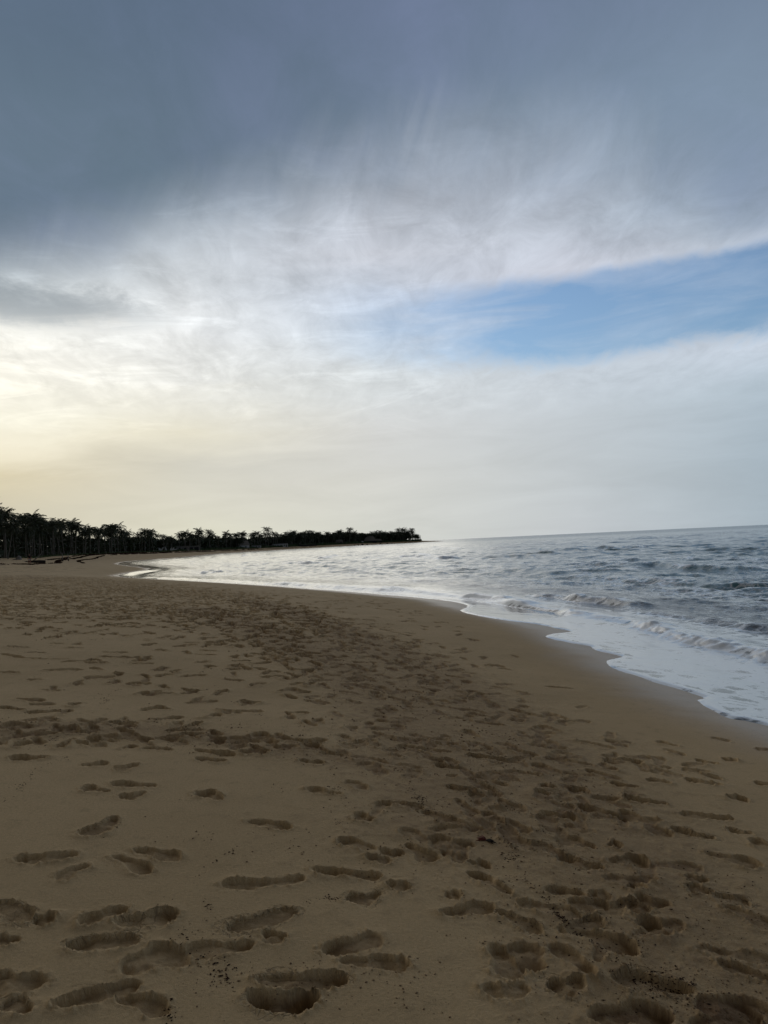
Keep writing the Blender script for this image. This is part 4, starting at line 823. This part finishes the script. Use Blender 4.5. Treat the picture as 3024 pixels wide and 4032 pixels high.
ra = rng.uniform(-R(31), R(31), 20000); rr_ = 2.2 + 14 * rng.random(20000) ** 1.2; q3 = np.stack([rr_ * np.sin(ra), rr_ * np.cos(ra)], 1); dn = stamp_dens(q3[:, 0], q3[:, 1]); kp = (fbm(q3[:, 0], q3[:, 1], 2.4, 3, 5) + .8 * dn > .45) & (sdS(q3[:, 0], q3[:, 1]) > 3); q3 = q3[kp]
hb_ = np.array(ground_hit(1200, 3870)); q4 = hb_ + rng.normal(0, 1, (260, 2)) * (.24, .10); hc_ = np.array(ground_hit(2750, 3960)); q5 = hc_ + rng.normal(0, 1, (700, 2)) * (.26, .16); q3 = np.vstack([q3, q4, q5])
sz = (.0022 + .007 * rng.random(len(q3)) ** 4.) * np.clip(np.hypot(q3[:, 0], q3[:, 1]) / 5, .75, 1.5)
flakes('sand_crumbs', np.stack([q3[:, 0], q3[:, 1], sand_z(q3[:, 0], q3[:, 1]) + sz * .2], 1), sz, M_clod, 'small crumbs of damp sand kicked up around the footprints', 'sand crumbs', .7)
# tuft of red weed
p = ground_hit(1915, 3308); p = Vector((p[0], p[1], float(sand_z(np.array([p[0]]), np.array([p[1]]))[0])))
M_red = simple('red_weed', (.16, .035, .022), .6, .5, 60., .3); o = empty('red_seaweed', p, 0, 'small tuft of red seaweed caught in a crack right of centre', 'seaweed')
w_ = MB()
for k in range(16): a = random.uniform(-.9, .9) + 2.6; l = random.uniform(.03, .085); w_.tube([(0, 0, 0), (math.cos(a) * l * .5, math.sin(a) * l * .5, random.uniform(.004, .016)), (math.cos(a) * l, math.sin(a) * l, .003)], [.004, .003, .001], 5)
w_.build('frond', M_red, o); w_ = MB()
for k in range(9): a = random.uniform(-.5, .5) - .7; l = random.uniform(.03, .08); w_.tube([(0, 0, 0), (math.cos(a) * l * .5, math.sin(a) * l * .5, random.uniform(.004, .012)), (math.cos(a) * l, math.sin(a) * l, .003)], [.006, .005, .001], 5)
w_.build('stalk', M_dkwood, o)

# ------------------------------------------------------------------ the person
def skinned(name, J, E, m, parent, sub=2):
    me = bpy.data.meshes.new(name); me.from_pydata([j[0] for j in J], E, []); me.update(); o = link(name, me, m, parent)
    sk = o.modifiers.new('skin', 'SKIN'); sk.use_smooth_shade = True
    for i, j in enumerate(J): me.skin_vertices[0].data[i].radius = (j[1], j[2] if len(j) > 2 else j[1]); me.skin_vertices[0].data[i].use_root = (i == 0)
    ss2 = o.modifiers.new('sub', 'SUBSURF'); ss2.levels = ss2.render_levels = sub; return o
M_skin = simple('skin', (.30, .135, .095), .6, .1, 5., .3); M_shirt = simple('black_top', (.012, .012, .014), .8, .2, 5., .2); M_short = simple('pale_shorts', (.42, .40, .38), .9, .1, 5., .2); M_hair = simple('dark_hair', (.015, .011, .009), .7, .2, 9., .3)
pp = at(115, 121.5); o = empty('person', pp, .35, 'person in a black top and pale shorts standing at the far left', 'person')
J = [((0, 0, .93), .15, .10), ((0, 0, 1.12), .125, .09), ((0, 0, 1.33), .16, .10), ((0, -.01, 1.45), .07), ((0, -.02, 1.52), .055), ((0, -.03, 1.60), .085, .095), ((0, -.02, 1.69), .075, .085),
     ((-.19, 0, 1.40), .055), ((-.24, .02, 1.13), .042), ((-.25, -.05, .90), .032), ((-.25, -.07, .82), .034, .02), ((.19, 0, 1.40), .055), ((.25, .02, 1.13), .042), ((.27, -.05, .90), .032), ((.27, -.07, .82), .034, .02),
     ((-.09, 0, .86), .09), ((-.10, -.02, .49), .062), ((-.11, .03, .09), .042), ((-.12, -.10, .035), .04, .028), ((.09, 0, .86), .09), ((.12, -.05, .49), .062), ((.15, .02, .09), .042), ((.16, -.11, .035), .04, .028),
     ((0, -.115, 1.60), .016)]
E = [(0, 1), (1, 2), (2, 3), (3, 4), (4, 5), (5, 6), (2, 7), (7, 8), (8, 9), (9, 10), (2, 11), (11, 12), (12, 13), (13, 14), (0, 15), (15, 16), (16, 17), (17, 18), (0, 19), (19, 20), (20, 21), (21, 22), (5, 23)]
for s_, w0, zz in ((-1, 10, 0), (1, 14, 0)):      # fingers and thumb
    hx, hy, hz = J[w0][0]
    for k, (dx_, l) in enumerate(((-.026, .055), (-.009, .066), (.009, .062), (.025, .048))):
        i = len(J); J += [((hx + .004 * s_, hy + dx_, hz - .03), .010), ((hx, hy + dx_, hz - .03 - l * .55), .009), ((hx - .014 * s_, hy + dx_, hz - .03 - l), .007)]; E += [(w0, i), (i, i + 1), (i + 1, i + 2)]
    i = len(J); J += [((hx - .012 * s_, hy - .04, hz + .005), .011), ((hx - .02 * s_, hy - .055, hz - .03), .009)]; E += [(w0, i), (i, i + 1)]
skinned('body', J, E, M_skin, o)
skinned('shirt', [((0, 0, .98), .17, .12), ((0, 0, 1.14), .145, .11), ((0, 0, 1.33), .178, .118), ((0, -.01, 1.43), .085), ((-.19, 0, 1.40), .072), ((-.225, .01, 1.25), .062), ((.19, 0, 1.40), .072), ((.225, .01, 1.25), .062)], [(0, 1), (1, 2), (2, 3), (2, 4), (4, 5), (2, 6), (6, 7)], M_shirt, o)
skinned('shorts', [((0, 0, .97), .16, .115), ((0, 0, .88), .165, .12), ((-.095, 0, .82), .108), ((-.10, -.01, .62), .10), ((.095, 0, .82), .108), ((.11, -.03, .62), .10)], [(0, 1), (1, 2), (2, 3), (1, 4), (4, 5)], M_short, o)
skinned('hair', [((0, .02, 1.74), .085, .08), ((0, .045, 1.64), .085, .06), ((0, .05, 1.53), .07, .045)], [(0, 1), (1, 2)], M_hair, o)
print('script', time.time() - T0)
